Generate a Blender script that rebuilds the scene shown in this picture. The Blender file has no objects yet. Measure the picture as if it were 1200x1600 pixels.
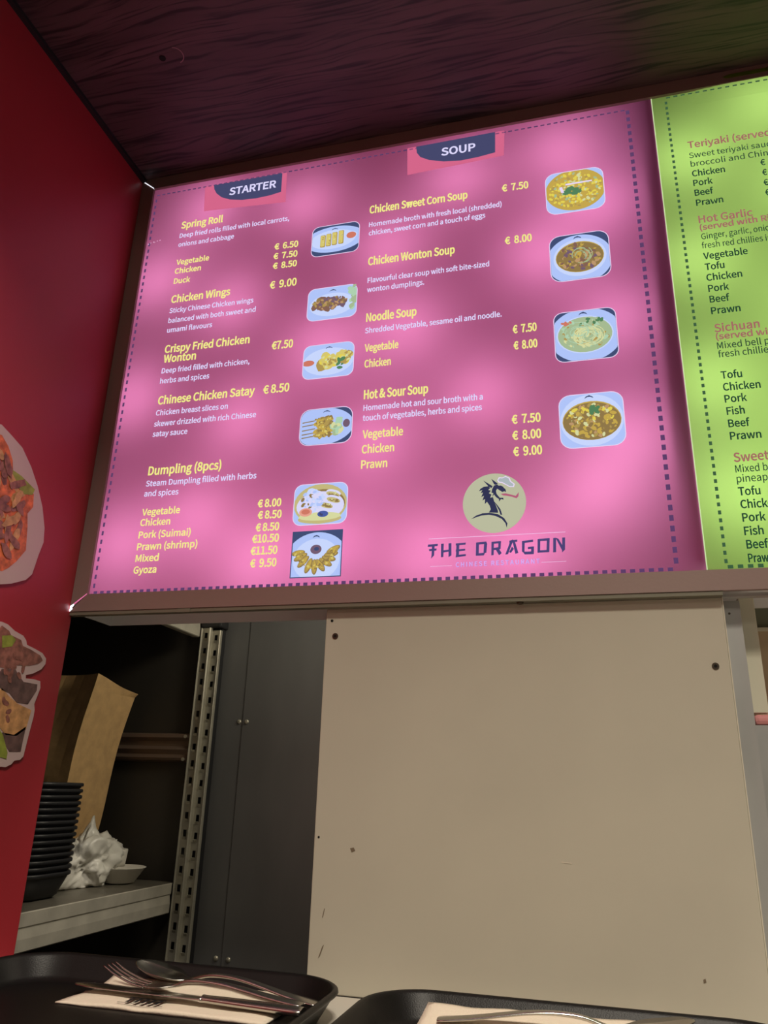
import bpy, bmesh, math, random
from mathutils import Vector, Matrix, noise
SC = bpy.context.scene
COL = SC.collection
E = 1.30          # eye height above the floor; all z values below are given relative to it

# ------------------------------------------------------------------ camera
cam_data = bpy.data.cameras.new('camera')
cam_data.sensor_fit = 'VERTICAL'; cam_data.sensor_height = 36.0; cam_data.lens = 27.0
cam_data.clip_start = 0.02
cam = bpy.data.objects.new('camera', cam_data); COL.objects.link(cam)
R = ((0.9669, -0.0605, -0.2479), (0.2536, 0.3371, 0.9067), (0.0287, -0.9395, 0.3413))
m = Matrix(((R[0][0], -R[0][1], -R[0][2], 0), (R[1][0], -R[1][1], -R[1][2], 0), (R[2][0], -R[2][1], -R[2][2], E), (0, 0, 0, 1)))
cam.matrix_world = m
SC.camera = cam

# ------------------------------------------------------------------ world, lights, exposure
world = bpy.data.worlds.new('world'); SC.world = world; world.use_nodes = True
bg = world.node_tree.nodes['Background']
bg.inputs[0].default_value = (1.0, 0.86, 0.72, 1); bg.inputs[1].default_value = 0.035
SC.view_settings.view_transform = 'Standard'; SC.view_settings.look = 'None'
SC.view_settings.exposure = 0.0; SC.view_settings.gamma = 1.0
SC.view_settings.use_curve_mapping = False

def area(name, loc, target, size, power, color, shape='DISK', size_y=None, spread=None):
    l = bpy.data.lights.new(name, 'AREA'); l.shape = shape; l.size = size
    if size_y: l.size_y = size_y
    l.energy = power; l.color = color
    if spread: l.spread = spread
    o = bpy.data.objects.new(name, l); COL.objects.link(o)
    o.location = (loc[0], loc[1], loc[2] + E)
    d = Vector((target[0], target[1], target[2] + E)) - o.location
    o.rotation_euler = d.to_track_quat('-Z', 'Y').to_euler()
    return o
# two ceiling lamps of the shop, behind and beside the viewer; one lamp over the kitchen shelf
area('shop_ceiling_lamp', (0.25, -0.25, 1.59), (0.05, 0.8, -0.2), 0.50, 40.0, (1.0, 0.90, 0.75))
area('shop_ceiling_lamp', (0.2, -1.5, 1.25), (0.0, 0.8, -0.3), 0.4, 3.0, (1.0, 0.88, 0.72))
area('kitchen_lamp', (-0.06, 1.06, 0.50), (-0.75, 1.15, -0.1), 0.16, 2.2, (1.0, 0.90, 0.70))
# light diodes inside the menu lightbox
DIODES_PINK = [(-0.60, 0.72), (-0.61, 0.52), (-0.595, 0.30), (-0.53, 0.84), (-0.475, 0.66), (-0.44, 0.47), (-0.49, 0.33), (-0.40, 0.27),
    (-0.37, 0.82), (-0.33, 0.57), (-0.24, 0.72), (-0.25, 0.42), (-0.21, 0.58), (-0.18, 0.27), (-0.14, 0.82), (-0.30, 0.285),
    (-0.11, 0.47), (-0.03, 0.67), (0.005, 0.84), (0.02, 0.33), (0.055, 0.56), (0.06, 0.40), (0.045, 0.74), (-0.07, 0.265)]
DIODES_GREEN = [(0.162, 0.79), (0.162, 0.63), (0.160, 0.46), (0.168, 0.32), (0.27, 0.86), (0.29, 0.72), (0.28, 0.55), (0.28, 0.40), (0.27, 0.28), (0.40, 0.80), (0.40, 0.60), (0.40, 0.40)]
for i, (x, z) in enumerate(DIODES_PINK + DIODES_GREEN):
    area('lightbox_diode', (x, 0.930, z), (x, 0.5, z), 0.045, 0.046 if i < len(DIODES_PINK) else 0.044, (0.93, 0.96, 1.0))

# ------------------------------------------------------------------ materials
def srgb(r, g, b):
    f = lambda c: (c / 255 / 12.92) if c / 255 <= 0.04045 else ((c / 255 + 0.055) / 1.055) ** 2.4
    return (f(r), f(g), f(b), 1.0)
def mat(name, color, rough=0.5, metal=0.0, bump=0.0, bscale=60.0, vary=0.0, stretch=None, spec=0.5, trans=0.0):
    m = bpy.data.materials.new(name); m.use_nodes = True
    nt = m.node_tree; b = nt.nodes['Principled BSDF']
    b.inputs['Base Color'].default_value = color; b.inputs['Roughness'].default_value = rough
    b.inputs['Metallic'].default_value = metal; b.inputs['Specular IOR Level'].default_value = spec
    if trans: b.inputs['Transmission Weight'].default_value = trans
    if bump or vary:
        tc = nt.nodes.new('ShaderNodeTexCoord'); mp = nt.nodes.new('ShaderNodeMapping'); nz = nt.nodes.new('ShaderNodeTexNoise')
        if stretch: mp.inputs['Scale'].default_value = stretch
        nz.inputs['Scale'].default_value = bscale; nz.inputs['Detail'].default_value = 6
        nt.links.new(tc.outputs['Object'], mp.inputs[0]); nt.links.new(mp.outputs[0], nz.inputs['Vector'])
        if bump:
            bp = nt.nodes.new('ShaderNodeBump'); bp.inputs['Strength'].default_value = bump; bp.inputs['Distance'].default_value = 0.002
            nt.links.new(nz.outputs[0], bp.inputs['Height']); nt.links.new(bp.outputs[0], b.inputs['Normal'])
        if vary:
            rp = nt.nodes.new('ShaderNodeMapRange'); rp.inputs['To Min'].default_value = 1 - vary; rp.inputs['To Max'].default_value = 1 + vary
            rp.inputs['From Min'].default_value = 0.3; rp.inputs['From Max'].default_value = 0.7
            mx = nt.nodes.new('ShaderNodeVectorMath'); mx.operation = 'SCALE'; mx.inputs[0].default_value = color[:3]
            nt.links.new(nz.outputs[0], rp.inputs[0]); nt.links.new(rp.outputs[0], mx.inputs['Scale'])
            nt.links.new(mx.outputs[0], b.inputs['Base Color'])
    return m
def lit(name, color, strength=1.0):          # ink of a backlit print
    m = bpy.data.materials.new(name); m.use_nodes = True; nt = m.node_tree
    nt.nodes.remove(nt.nodes['Principled BSDF'])
    e = nt.nodes.new('ShaderNodeEmission'); e.inputs[0].default_value = color; e.inputs[1].default_value = strength
    nt.links.new(e.outputs[0], nt.nodes['Material Output'].inputs[0]); return m
def sheet(name, color):                      # translucent printed film lit from behind by the diodes
    m = bpy.data.materials.new(name); m.use_nodes = True; nt = m.node_tree
    nt.nodes.remove(nt.nodes['Principled BSDF'])
    t = nt.nodes.new('ShaderNodeBsdfTranslucent'); t.inputs[0].default_value = color
    g = nt.nodes.new('ShaderNodeBsdfGlossy'); g.inputs['Roughness'].default_value = 0.35
    x = nt.nodes.new('ShaderNodeMixShader'); x.inputs[0].default_value = 0.03
    nt.links.new(t.outputs[0], x.inputs[1]); nt.links.new(g.outputs[0], x.inputs[2])
    nt.links.new(x.outputs[0], nt.nodes['Material Output'].inputs[0]); return m
M = dict(
    red=mat('red_laminate', (0.35, 0.023, 0.033, 1), 0.42, bump=0.05, bscale=900),
    beige=mat('beige_board', srgb(196, 192, 174), 0.6, vary=0.04, bscale=7),
    board_edge=mat('board_edge', srgb(215, 210, 190), 0.6),
    alu=mat('satin_aluminium', srgb(158, 136, 130), 0.5, 0.4, bump=0.05, bscale=300),
    rail=mat('grey_rail', srgb(130, 128, 112), 0.5, 0.3),
    steel=mat('dull_steel', srgb(124, 124, 124), 0.5, 0.55, vary=0.12, bscale=9, stretch=(1, 1, 0.35)),
    steel_r=mat('brushed_steel', srgb(186, 186, 184), 0.5, 0.55, vary=0.15, bscale=14, stretch=(1, 1, 0.4)),
    zinc=mat('galvanised_steel', srgb(180, 176, 161), 0.42, 0.6, vary=0.1, bscale=40),
    shelf=mat('zinc_shelf', srgb(205, 200, 186), 0.5, 0.55, vary=0.12, bscale=30),
    deck=mat('dark_shelf_top', srgb(118, 113, 102), 0.42, 0.5, vary=0.2, bscale=25),  # upper face of the shelves, darker in tone than the lip
    dark=mat('dark_back_panel', srgb(50, 46, 40), 0.65, vary=0.1, bscale=8),
    brace=mat('brown_steel', srgb(110, 92, 80), 0.5, 0.3),
    blackplast=mat('black_tray_plastic', (0.007, 0.006, 0.006, 1), 0.38, bump=0.12, bscale=900, spec=0.22),
    blackmatte=mat('black_container_plastic', (0.012, 0.012, 0.014, 1), 0.45),
    counter=mat('counter_laminate', srgb(205, 200, 190), 0.35, vary=0.03, bscale=20),
    chrome=mat('polished_steel', (0.52, 0.50, 0.46, 1), 0.24, 1.0),
    napkin=mat('paper_napkin', srgb(232, 220, 200), 0.85, bump=0.35, bscale=220),
    kraft=mat('kraft_paper', srgb(198, 162, 112), 0.75, bump=0.3, bscale=60, vary=0.12),
    whiteplast=mat('white_plastic', srgb(228, 224, 214), 0.35),
    film=mat('plastic_bag_film', srgb(226, 224, 216), 0.3, bump=0.5, bscale=60),
    black=mat('black_ink', (0.01, 0.01, 0.012, 1), 0.5),
    hole=mat('dark_hole', (0.003, 0.003, 0.003, 1), 0.9),
    screw=mat('dark_screw', srgb(90, 80, 68), 0.4, 0.8),
    white=mat('lightbox_lining', (0.82, 0.82, 0.82, 1), 0.8),
    bar=mat('grey_divider', srgb(176, 170, 190), 0.8),
    olive=mat('olive_wall_panel', srgb(150, 152, 130), 0.6),
    cream=mat('cream_trim', srgb(222, 218, 196), 0.45),
    tan=mat('tan_tile', srgb(206, 186, 150), 0.5, vary=0.06, bscale=20),
    pink=mat('plain_pink', srgb(225, 150, 150), 0.8),
    floor=mat('floor_vinyl', srgb(110, 104, 98), 0.6),
    plaster=mat('plain_plaster', srgb(170, 160, 150), 0.8),
    decal=mat('decal_white', srgb(196, 172, 168), 0.5),
    orange=mat('glazed_orange', srgb(205, 105, 60), 0.4, vary=0.5, bscale=110),
    brownmeat=mat('cooked_beef', srgb(140, 90, 78), 0.4, vary=0.5, bscale=120),
    tanmeat=mat('fried_tan', srgb(196, 146, 96), 0.4, vary=0.35, bscale=100),
    greenveg=mat('green_pepper', srgb(140, 150, 60), 0.4, vary=0.3, bscale=90),
    darkmeat=mat('dark_mushroom', srgb(100, 76, 72), 0.4, vary=0.4, bscale=90),
)
def wood():
    m = bpy.data.materials.new('dark_stained_wood'); m.use_nodes = True; nt = m.node_tree; b = nt.nodes['Principled BSDF']; L = nt.links.new
    def node(t, **k):
        n = nt.nodes.new(t)
        for a, v in k.items():
            if a in n.inputs: n.inputs[a].default_value = v
            else: setattr(n, a, v)
        return n
    tc = node('ShaderNodeTexCoord')
    mw = node('ShaderNodeMapping'); mw.inputs['Scale'].default_value = (2.2, 9, 1)
    nw = node('ShaderNodeTexNoise'); nw.inputs['Scale'].default_value = 1.6; nw.inputs['Detail'].default_value = 3
    sc = node('ShaderNodeVectorMath', operation='SCALE'); sc.inputs['Scale'].default_value = 0.05
    ad = node('ShaderNodeVectorMath', operation='ADD')
    L(tc.outputs['Object'], mw.inputs[0]); L(mw.outputs[0], nw.inputs['Vector']); L(nw.outputs['Color'], sc.inputs[0])
    L(tc.outputs['Object'], ad.inputs[0]); L(sc.outputs[0], ad.inputs[1])
    mp = node('ShaderNodeMapping'); mp.inputs['Scale'].default_value = (5.5, 150, 1)          # long fine pores along the board
    nz = node('ShaderNodeTexNoise'); nz.inputs['Scale'].default_value = 1.5; nz.inputs['Detail'].default_value = 3; nz.inputs['Roughness'].default_value = 0.45
    L(ad.outputs[0], mp.inputs[0]); L(mp.outputs[0], nz.inputs['Vector'])
    mp2 = node('ShaderNodeMapping'); mp2.inputs['Scale'].default_value = (1.4, 14, 1)
    nz2 = node('ShaderNodeTexNoise'); nz2.inputs['Scale'].default_value = 2.0; nz2.inputs['Detail'].default_value = 4
    L(ad.outputs[0], mp2.inputs[0]); L(mp2.outputs[0], nz2.inputs['Vector'])
    cr = node('ShaderNodeValToRGB'); cr.color_ramp.elements[0].position = 0.36; cr.color_ramp.elements[1].position = 0.50
    cr.color_ramp.elements[0].color = (0.012, 0.006, 0.007, 1); cr.color_ramp.elements[1].color = (0.075, 0.038, 0.042, 1)
    r2 = node('ShaderNodeMapRange'); r2.inputs['From Min'].default_value = 0.3; r2.inputs['From Max'].default_value = 0.7; r2.inputs['To Min'].default_value = 0.65; r2.inputs['To Max'].default_value = 1.25
    mx = node('ShaderNodeVectorMath', operation='SCALE')
    L(nz.outputs[0], cr.inputs[0]); L(nz2.outputs[0], r2.inputs[0]); L(cr.outputs[0], mx.inputs[0]); L(r2.outputs[0], mx.inputs['Scale']); L(mx.outputs[0], b.inputs['Base Color'])
    bp = node('ShaderNodeBump'); bp.inputs['Strength'].default_value = 0.45; bp.inputs['Distance'].default_value = 0.002
    L(cr.outputs[0], bp.inputs['Height']); L(bp.outputs[0], b.inputs['Normal']); b.inputs['Roughness'].default_value = 0.5
    return m
M['wood'] = wood()
INK = dict(
    yellow=lit('yellow_ink', srgb(240, 234, 138)), white=lit('white_ink', srgb(220, 214, 250)), navy=lit('navy_ink', srgb(70, 72, 108)),
    dash=lit('dash_ink', srgb(92, 62, 104)), tabback=lit('coral_ink', srgb(212, 102, 138)), cream=lit('cream_ink', srgb(186, 187, 158)),
    logonavy=lit('logo_navy_ink', srgb(50, 52, 82)), flame=lit('flame_ink', srgb(178, 92, 120)), cloud=lit('cloud_ink', srgb(172, 182, 186)),
    name=lit('name_ink', srgb(76, 68, 118)), hair=lit('hairline_ink', srgb(236, 190, 225)), lav=lit('lavender_ink', srgb(196, 170, 240)),
    edge=lit('edge_highlight', srgb(204, 228, 168)), rose=lit('rose_ink', srgb(164, 104, 100)), dgreen=lit('dark_green_ink', srgb(30, 70, 50)), gdash=lit('green_dash_ink', srgb(58, 92, 62)),
    plate=lit('plate_blue_white', srgb(176, 196, 248)), rim=lit('picture_white', srgb(232, 214, 245)), plate2=lit('plate_pale', srgb(200, 214, 252)),
    table=lit('table_dark', srgb(66, 78, 116)), roll=lit('fried_roll', srgb(214, 198, 110)), rolld=lit('fried_roll_shade', srgb(176, 150, 84)),
    wing=lit('sticky_wing', srgb(132, 98, 84)), wingl=lit('sticky_wing_light', srgb(188, 150, 108)), salad=lit('salad_green', srgb(174, 208, 176)),
    leaf=lit('leaf_green', srgb(84, 130, 90)), red=lit('chilli_sauce', srgb(206, 120, 100)), brown=lit('brown_sauce', srgb(116, 92, 112)),
    soup=lit('golden_broth', srgb(196, 166, 78)), soupd=lit('brown_broth', srgb(144, 120, 74)), pale=lit('pale_noodle', srgb(214, 216, 160)),
    corn=lit('sweet_corn', srgb(226, 208, 84)), basket=lit('bamboo', srgb(196, 184, 126)), dumpw=lit('dumpling_white', srgb(218, 216, 248)),
    blue=lit('soy_dish', srgb(74, 92, 160)), mint=lit('noodle_green', srgb(166, 186, 146)), salmon=lit('pink_sauce', srgb(230, 160, 140)),
)

# ------------------------------------------------------------------ helpers
def tag(o, label=None, cat=None, group=None, kind=None):
    if label: o['label'] = label
    if cat: o['category'] = cat
    if group: o['group'] = group
    if kind: o['kind'] = kind
    return o
def empty(name, loc, label=None, cat=None, group=None):
    o = bpy.data.objects.new(name, None); COL.objects.link(o); o.location = (loc[0], loc[1], loc[2] + E); o.empty_display_size = 0.02
    return tag(o, label, cat, group)
def world_loc(p):
    v = Vector((0, 0, 0))
    while p: v += p.location; p = p.parent
    return v
def obj(name, bm, mats, parent=None, smooth=False, bevel=0.0):
    """link a bmesh whose vertices are in eye-relative coordinates as one mesh object"""
    off = Vector((0, 0, E))
    if parent: off = off - world_loc(parent)
    elif len(bm.verts):                      # origin of a top-level mesh: centre of its base
        bb = [v.co for v in bm.verts]
        c = Vector(((min(v.x for v in bb) + max(v.x for v in bb)) / 2, (min(v.y for v in bb) + max(v.y for v in bb)) / 2, min(v.z for v in bb)))
        off = -c
    bmesh.ops.translate(bm, verts=bm.verts, vec=off)
    me = bpy.data.meshes.new(name); bm.to_mesh(me); bm.free()
    for k in (mats if isinstance(mats, (list, tuple)) else [mats]): me.materials.append(k)
    if smooth:
        for p in me.polygons: p.use_smooth = True
    o = bpy.data.objects.new(name, me); COL.objects.link(o)
    if parent: o.parent = parent
    else: o.location = c + Vector((0, 0, E))
    if bevel:
        b = o.modifiers.new('bevel', 'BEVEL'); b.width = bevel; b.segments = 2; b.limit_method = 'ANGLE'
    return o
def struct(name, bm, m, **k): return tag(obj(name, bm, m, **k), kind='structure')
def box(x0, x1, y0, y1, z0, z1, bm=None, mi=0):
    bm = bm or bmesh.new()
    v = [bm.verts.new((x, y, z)) for x in (x0, x1) for y in (y0, y1) for z in (z0, z1)]
    for q in ((0, 1, 3, 2), (4, 6, 7, 5), (0, 4, 5, 1), (2, 3, 7, 6), (0, 2, 6, 4), (1, 5, 7, 3)):
        bm.faces.new([v[i] for i in q]).material_index = mi
    return bm
def flat(pts, y, bm=None, mi=0):             # polygon in a plane of constant y, pts = (x, z)
    bm = bm or bmesh.new()
    f = bm.faces.new([bm.verts.new((x, y, z)) for x, z in pts]); f.material_index = mi
    f.normal_update(); bmesh.ops.triangulate(bm, faces=[f]); return bm
def ell(cx, cz, a, b, n=28, rot=0.0):
    c, s = math.cos(rot), math.sin(rot)
    return [(cx + a * math.cos(t) * c - b * math.sin(t) * s, cz + a * math.cos(t) * s + b * math.sin(t) * c) for t in [2 * math.pi * i / n for i in range(n)]]
def rrect2(x0, z0, x1, z1, r, n=5):
    out = []
    for cx, cz, a0 in ((x1 - r, z1 - r, 0), (x0 + r, z1 - r, 90), (x0 + r, z0 + r, 180), (x1 - r, z0 + r, 270)):
        for i in range(n + 1):
            a = math.radians(a0 + 90 * i / n); out.append((cx + r * math.cos(a), cz + r * math.sin(a)))
    return out
def loft(rings, closed=True, cap0=False, cap1=False, bm=None, mi=0):
    bm = bm or bmesh.new()
    vs = [[bm.verts.new(p) for p in r] for r in rings]; n = len(vs[0])
    for a, b in zip(vs, vs[1:]):
        for i in range(n if closed else n - 1):
            bm.faces.new((a[i], a[(i + 1) % n], b[(i + 1) % n], b[i])).material_index = mi
    if cap0: bm.faces.new(vs[0][::-1]).material_index = mi
    if cap1: bm.faces.new(vs[-1]).material_index = mi
    return bm
def lathe(cx, cy, prof, n=32, bm=None, mi=0, cap0=False, cap1=False):
    return loft([[(cx + r * math.cos(2 * math.pi * i / n), cy + r * math.sin(2 * math.pi * i / n), z) for i in range(n)] for r, z in prof], True, cap0, cap1, bm, mi)
def disc_on(cx, y, cz, r, depth=0.001, n=20, bm=None):   # short cylinder whose axis is y
    return loft([[(x, y, z) for x, z in ell(cx, cz, r, r, n)], [(x, y - depth, z) for x, z in ell(cx, cz, r, r, n)]], True, True, True, bm)

PINK_LINES = [
  ('starter', 'tab', 'STARTER', -0.4977, 0.8607, -0.42, 0.8596, 0.0145),
  ('soup', 'tab', 'SOUP', -0.1637, 0.8644, -0.1143, 0.8618, 0.0145),
  ('spring roll', 'name', 'Spring Roll', -0.5738, 0.8112, -0.5031, 0.8102, 0.0133),
  ('spring roll', 'description', 'Deep fried rolls filled with local carrots,', -0.5743, 0.7939, -0.3931, 0.7923, 0.0085),
  ('spring roll', 'description', 'onions and cabbage', -0.5742, 0.7771, -0.481, 0.7758, 0.0085),
  ('spring roll', 'choice', 'Vegetable', -0.5731, 0.7431, -0.5184, 0.7427, 0.0098),
  ('spring roll', 'choice', 'Chicken', -0.5736, 0.7269, -0.5299, 0.7263, 0.0098),
  ('spring roll', 'choice', 'Duck', -0.5729, 0.7089, -0.5457, 0.7081, 0.0098),
  ('spring roll', 'price', '€  6.50', -0.4127, 0.7434, -0.3754, 0.7418, 0.0112),
  ('spring roll', 'price', '€  7.50', -0.4128, 0.7261, -0.3754, 0.7247, 0.0112),
  ('spring roll', 'price', '€  8.50', -0.4123, 0.7089, -0.3751, 0.7076, 0.0112),
  ('chicken wings', 'price', '€  9.00', -0.4142, 0.6748, -0.3731, 0.6745, 0.0133),
  ('chicken wings', 'name', 'Chicken Wings', -0.5726, 0.6745, -0.4765, 0.674, 0.0133),
  ('chicken wings', 'description', 'Sticky Chinese Chicken wings', -0.5729, 0.6575, -0.4379, 0.6549, 0.0085),
  ('chicken wings', 'description', 'balanced with both sweet and', -0.5725, 0.6399, -0.4329, 0.6387, 0.0085),
  ('chicken wings', 'description', 'umami flavours', -0.5721, 0.6231, -0.4995, 0.6227, 0.0085),
  ('crispy wonton', 'name', 'Crispy Fried Chicken', -0.5713, 0.5887, -0.4374, 0.5873, 0.0133),
  ('crispy wonton', 'name', 'Wonton', -0.571, 0.5725, -0.519, 0.5713, 0.0133),
  ('crispy wonton', 'price', '€7.50', -0.4027, 0.5725, -0.3711, 0.572, 0.0133),
  ('crispy wonton', 'description', 'Deep fried filled with chicken,', -0.5714, 0.5551, -0.4342, 0.5538, 0.0085),
  ('crispy wonton', 'description', 'herbs and spices', -0.5716, 0.5383, -0.4941, 0.5378, 0.0085),
  ('chicken satay', 'name', 'Chinese Chicken Satay', -0.5703, 0.5043, -0.422, 0.5041, 0.0133),
  ('chicken satay', 'price', '€ 8.50', -0.4094, 0.5036, -0.3713, 0.5037, 0.0133),
  ('chicken satay', 'description', 'Chicken breast slices on', -0.5707, 0.4874, -0.46, 0.4863, 0.0085),
  ('chicken satay', 'description', 'skewer drizzled with rich Chinese', -0.5711, 0.4703, -0.4166, 0.4689, 0.0085),
  ('chicken satay', 'description', 'satay sauce', -0.571, 0.4544, -0.5174, 0.4537, 0.0085),
  ('dumpling', 'name', 'Dumpling (8pcs)', -0.5694, 0.3955, -0.4601, 0.3966, 0.0133),
  ('dumpling', 'description', 'Steam Dumpling filled with herbs', -0.5702, 0.3797, -0.4077, 0.3791, 0.0085),
  ('dumpling', 'description', 'and spices', -0.5707, 0.365, -0.5191, 0.3645, 0.0085),
  ('dumpling', 'choice', 'Vegetable', -0.5698, 0.3373, -0.5134, 0.3377, 0.0098),
  ('dumpling', 'choice', 'Chicken', -0.5703, 0.3228, -0.5256, 0.3223, 0.0098),
  ('dumpling', 'choice', 'Pork (Suimai)', -0.5702, 0.3052, -0.4936, 0.3056, 0.0098),
  ('dumpling', 'choice', 'Prawn (shrimp)', -0.57, 0.2888, -0.482, 0.2889, 0.0098),
  ('dumpling', 'choice', 'Mixed', -0.5697, 0.2727, -0.5356, 0.2732, 0.0098),
  ('dumpling', 'choice', 'Gyoza', -0.5702, 0.2567, -0.5366, 0.2573, 0.0098),
  ('dumpling', 'price', '€ 8.00', -0.4022, 0.338, -0.3697, 0.3379, 0.0112),
  ('dumpling', 'price', '€ 8.50', -0.4007, 0.3222, -0.368, 0.3219, 0.0112),
  ('dumpling', 'price', '€ 8.50', -0.402, 0.3053, -0.3699, 0.3055, 0.0112),
  ('dumpling', 'price', '€10.50', -0.4055, 0.2901, -0.369, 0.2902, 0.0112),
  ('dumpling', 'price', '€11.50', -0.4061, 0.2742, -0.3698, 0.2744, 0.0112),
  ('dumpling', 'price', '€  9.50', -0.4052, 0.2578, -0.3698, 0.2582, 0.0112),
  ('sweet corn soup', 'name', 'Chicken Sweet Corn Soup', -0.2686, 0.7811, -0.1263, 0.7793, 0.0138),
  ('sweet corn soup', 'description', 'Homemade broth with fresh local (shredded)', -0.2685, 0.7571, -0.0795, 0.7564, 0.0085),
  ('sweet corn soup', 'description', 'chicken, sweet corn and a touch of eggs', -0.2683, 0.742, -0.1022, 0.7421, 0.0085),
  ('sweet corn soup', 'price', '€  7.50', -0.0785, 0.7815, -0.0425, 0.78, 0.0125),
  ('wonton soup', 'name', 'Chicken Wonton Soup', -0.2675, 0.691, -0.1445, 0.6895, 0.0138),
  ('wonton soup', 'price', '€  8.00', -0.0767, 0.6925, -0.0411, 0.6917, 0.0125),
  ('wonton soup', 'description', 'Flavourful clear soup with soft bite-sized', -0.2671, 0.6614, -0.0983, 0.6609, 0.0085),
  ('wonton soup', 'description', 'wonton dumplings.', -0.2672, 0.646, -0.1866, 0.6461, 0.0085),
  ('noodle soup', 'name', 'Noodle Soup', -0.2668, 0.598, -0.1965, 0.5984, 0.0138),
  ('noodle soup', 'description', 'Shredded Vegetable, sesame oil and noodle.', -0.2675, 0.5799, -0.0836, 0.5805, 0.0085),
  ('noodle soup', 'price', '€  7.50', -0.0702, 0.5528, -0.04, 0.553, 0.0125),
  ('noodle soup', 'price', '€  8.00', -0.0697, 0.5289, -0.04, 0.529, 0.0125),
  ('noodle soup', 'choice', 'Vegetable', -0.267, 0.5512, -0.2204, 0.5515, 0.0118),
  ('noodle soup', 'choice', 'Chicken', -0.2665, 0.5269, -0.2301, 0.5269, 0.0118),
  ('hot and sour soup', 'name', 'Hot & Sour Soup', -0.2655, 0.4799, -0.1796, 0.4792, 0.0138),
  ('hot and sour soup', 'description', 'Homemade hot and sour broth with a', -0.2653, 0.4629, -0.1098, 0.4626, 0.0085),
  ('hot and sour soup', 'description', 'touch of vegetables, herbs and spices', -0.2655, 0.4482, -0.1112, 0.4481, 0.0085),
  ('hot and sour soup', 'choice', 'Vegetable', -0.2649, 0.4231, -0.2114, 0.4231, 0.0118),
  ('hot and sour soup', 'choice', 'Chicken', -0.2652, 0.4022, -0.2225, 0.4017, 0.0118),
  ('hot and sour soup', 'choice', 'Prawn', -0.2652, 0.3811, -0.2309, 0.3808, 0.0118),
  ('hot and sour soup', 'price', '€  7.50', -0.075, 0.4252, -0.0402, 0.425, 0.0125),
  ('hot and sour soup', 'price', '€  8.00', -0.0749, 0.4035, -0.0404, 0.4034, 0.0125),
  ('hot and sour soup', 'price', '€  9.00', -0.0744, 0.3821, -0.0402, 0.3819, 0.0125),
]
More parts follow.
